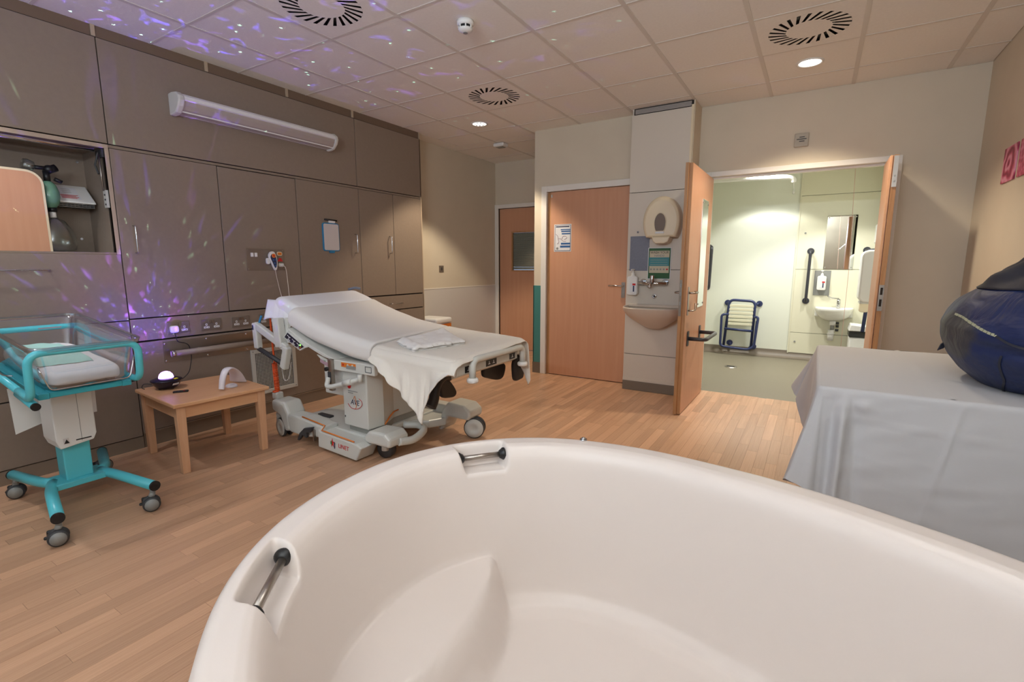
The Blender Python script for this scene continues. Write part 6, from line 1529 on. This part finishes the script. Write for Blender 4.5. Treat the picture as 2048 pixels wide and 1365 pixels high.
# ================================================================== NAVY BAG
bg = thing('bean_bag', (4.2, 1.0, SZ), 'slumped navy vinyl bag with a white stitched seam lying on the sheeted table', 'bag')
bc_ = Vector((4.22, 0.97, 1.035))
def bagf(u, v):
    a = 2*PI*u; w = 2*v-1                                            # w from +1 (crown) to -1 (underside)
    ph = PI*v; x, y = cos(a), sin(a)
    if v < 0.5: rho = sin(ph)**1.15; hz = max(0.0, 1-rho**1.32)**(1/1.32)*0.275
    else: rho = sin(ph)**0.85; hz = -max(0.0, 1-rho**2)**0.5*0.26
    n = 0.055*noise.noise(Vector((x*1.6*rho+3, y*1.9*rho, hz*7)))+0.022*noise.noise(Vector((x*4*rho, y*4*rho+9, hz*16)))
    cre = -0.030*math.exp(-((hz+0.015-0.05*y)/0.022)**2)*sstep(-0.3, 0.9, -y)-0.028*math.exp(-((x*0.75+y*0.65+0.60)/0.05)**2)*sstep(0.1, -0.12, hz)
    s = 1+n+cre*1.6
    q = bc_+Vector((x*rho*0.285*s, y*rho*0.45*s, hz*(1+0.6*n)))
    q.z = max(q.z, SZ+0.003)
    q.x = min(q.x, 4.436)
    return q
gbag = MB(); gbag.grid(bagf, 110, 72, True, False)
for i, f_ in enumerate(gbag.f):
    c_ = sum((gbag.v[k] for k in f_), Vector())/4
    rel = c_-bc_
    gbag.mi[i] = 1 if (rel.x < -0.155-0.22*(rel.y+0.25) and rel.z < 0.05-0.30*(rel.x+0.2)) else 0
gbag.mi = [0]*len(gbag.f)
def two_tone():
    m = mat('navy_and_charcoal_vinyl', (34, 52, 104), 0.5); nt = m.node_tree; b = nt.nodes['Principled BSDF']
    tc = N(nt, 'ShaderNodeTexCoord'); sp = N(nt, 'ShaderNodeSeparateXYZ'); nt.links.new(tc.outputs['Object'], sp.inputs[0])
    def lin(a, b_, c, d):                                            # smooth step of a*x+b*y+c*z+d
        o1 = N(nt, 'ShaderNodeVectorMath', operation='DOT_PRODUCT'); o1.inputs[1].default_value = (a, b_, c)
        nt.links.new(tc.outputs['Object'], o1.inputs[0]); r = N(nt, 'ShaderNodeMapRange'); r.inputs[1].default_value = -d-0.006; r.inputs[2].default_value = -d+0.006
        nt.links.new(o1.outputs['Value'], r.inputs[0]); return r.outputs[0]
    f1 = lin(-1.0, -0.10, 0, -0.235); f2 = lin(-0.30, 0, -1.0, 0.225)
    mn = N(nt, 'ShaderNodeMath', operation='MINIMUM'); nt.links.new(f1, mn.inputs[0]); nt.links.new(f2, mn.inputs[1])
    mx = N(nt, 'ShaderNodeMix', data_type='RGBA'); mx.inputs['A'].default_value = rgb(27, 41, 84); mx.inputs['B'].default_value = rgb(54, 57, 66)
    nt.links.new(mn.outputs[0], mx.inputs['Factor']); nt.links.new(mx.outputs['Result'], b.inputs['Base Color'])
    n1 = N(nt, 'ShaderNodeTexNoise'); n1.inputs['Scale'].default_value = 5; n1.inputs['Detail'].default_value = 3; n1.inputs['Distortion'].default_value = 1.5
    nt.links.new(tc.outputs['Object'], n1.inputs['Vector']); bp = N(nt, 'ShaderNodeBump'); bp.inputs['Strength'].default_value = 0.35; bp.inputs['Distance'].default_value = 0.05
    nt.links.new(n1.outputs['Fac'], bp.inputs['Height']); nt.links.new(bp.outputs[0], b.inputs['Normal']); return m
M['twotone'] = two_tone()
gbag.build('bag_body', 'twotone', bg)
# seam strip following the surface
#SEAM
def bag_strip(par, name, m, w, lift, gap):
    P = cr([(a, b_, 0) for a, b_ in par], 14); sd_ = MB()
    for i in range(len(P)-1):
        if gap and i % 5 == 4: continue
        p0, p1 = bagf(P[i].x, P[i].y), bagf(P[i+1].x, P[i+1].y)
        o0 = (p0-bc_).normalized()*lift; tn = (p1-p0).normalized(); sd = tn.cross(o0).normalized()*w
        j = 0.25*w*(random.random()-0.5)*8 if gap else 0
        sd_.add([p0+o0-sd*(1+j/w*0.3), p1+o0-sd, p1+o0+sd*(1+j/w*0.2), p0+o0+sd], [(0, 1, 2, 3)])
    return sd_.build(name, m, bg, solid=0.003)
bag_strip([(0.527, 0.377), (0.562, 0.393), (0.595, 0.427), (0.618, 0.464), (0.635, 0.505)], 'stitched_seam', 'seam', 0.0045, 0.004, True)
bag_strip([(0.635, 0.505), (0.66, 0.536), (0.70, 0.555), (0.74, 0.56)], 'dark_seam', 'charcoal', 0.004, 0.003, False)
bag_strip([(0.645, 0.60), (0.642, 0.661), (0.647, 0.745), (0.64, 0.80), (0.63, 0.86)], 'dark_seam', 'charcoal', 0.0035, 0.003, False)
def flap(u, v):
    uu = 0.44+0.36*u; vv = 0.03+0.20*v
    p = bagf(uu, vv); o = (p-bc_).normalized()
    e = min(1, min(u, 1-u)/0.12)*min(1, (1-v)/0.25+0.05)
    k = 0.004+e*(0.012+0.014*math.sin(u*15+v*4)+0.022*noise.noise(Vector((u*5, v*3, 2))))
    q = p+o*max(0.003, k)+Vector((0, 0, 0.012*e*(1-v)))
    q.x = min(q.x, 4.44); return q
MB().grid(flap, 70, 24).build('gathered_neck', 'charcoal', bg, solid=0.004)
q_ = bagf(0.485, 0.628)
MB().prism([(0, 0), (0.05, 0.012), (0.06, 0.05), (0.02, 0.03)], lambda a, b_, d: q_+Vector((-0.018+a*0.5, 0.01+a*0.3+d, b_-0.03)), 0, 0.012).build('corner_tab', 'charcoal', bg, bevel=0.003)
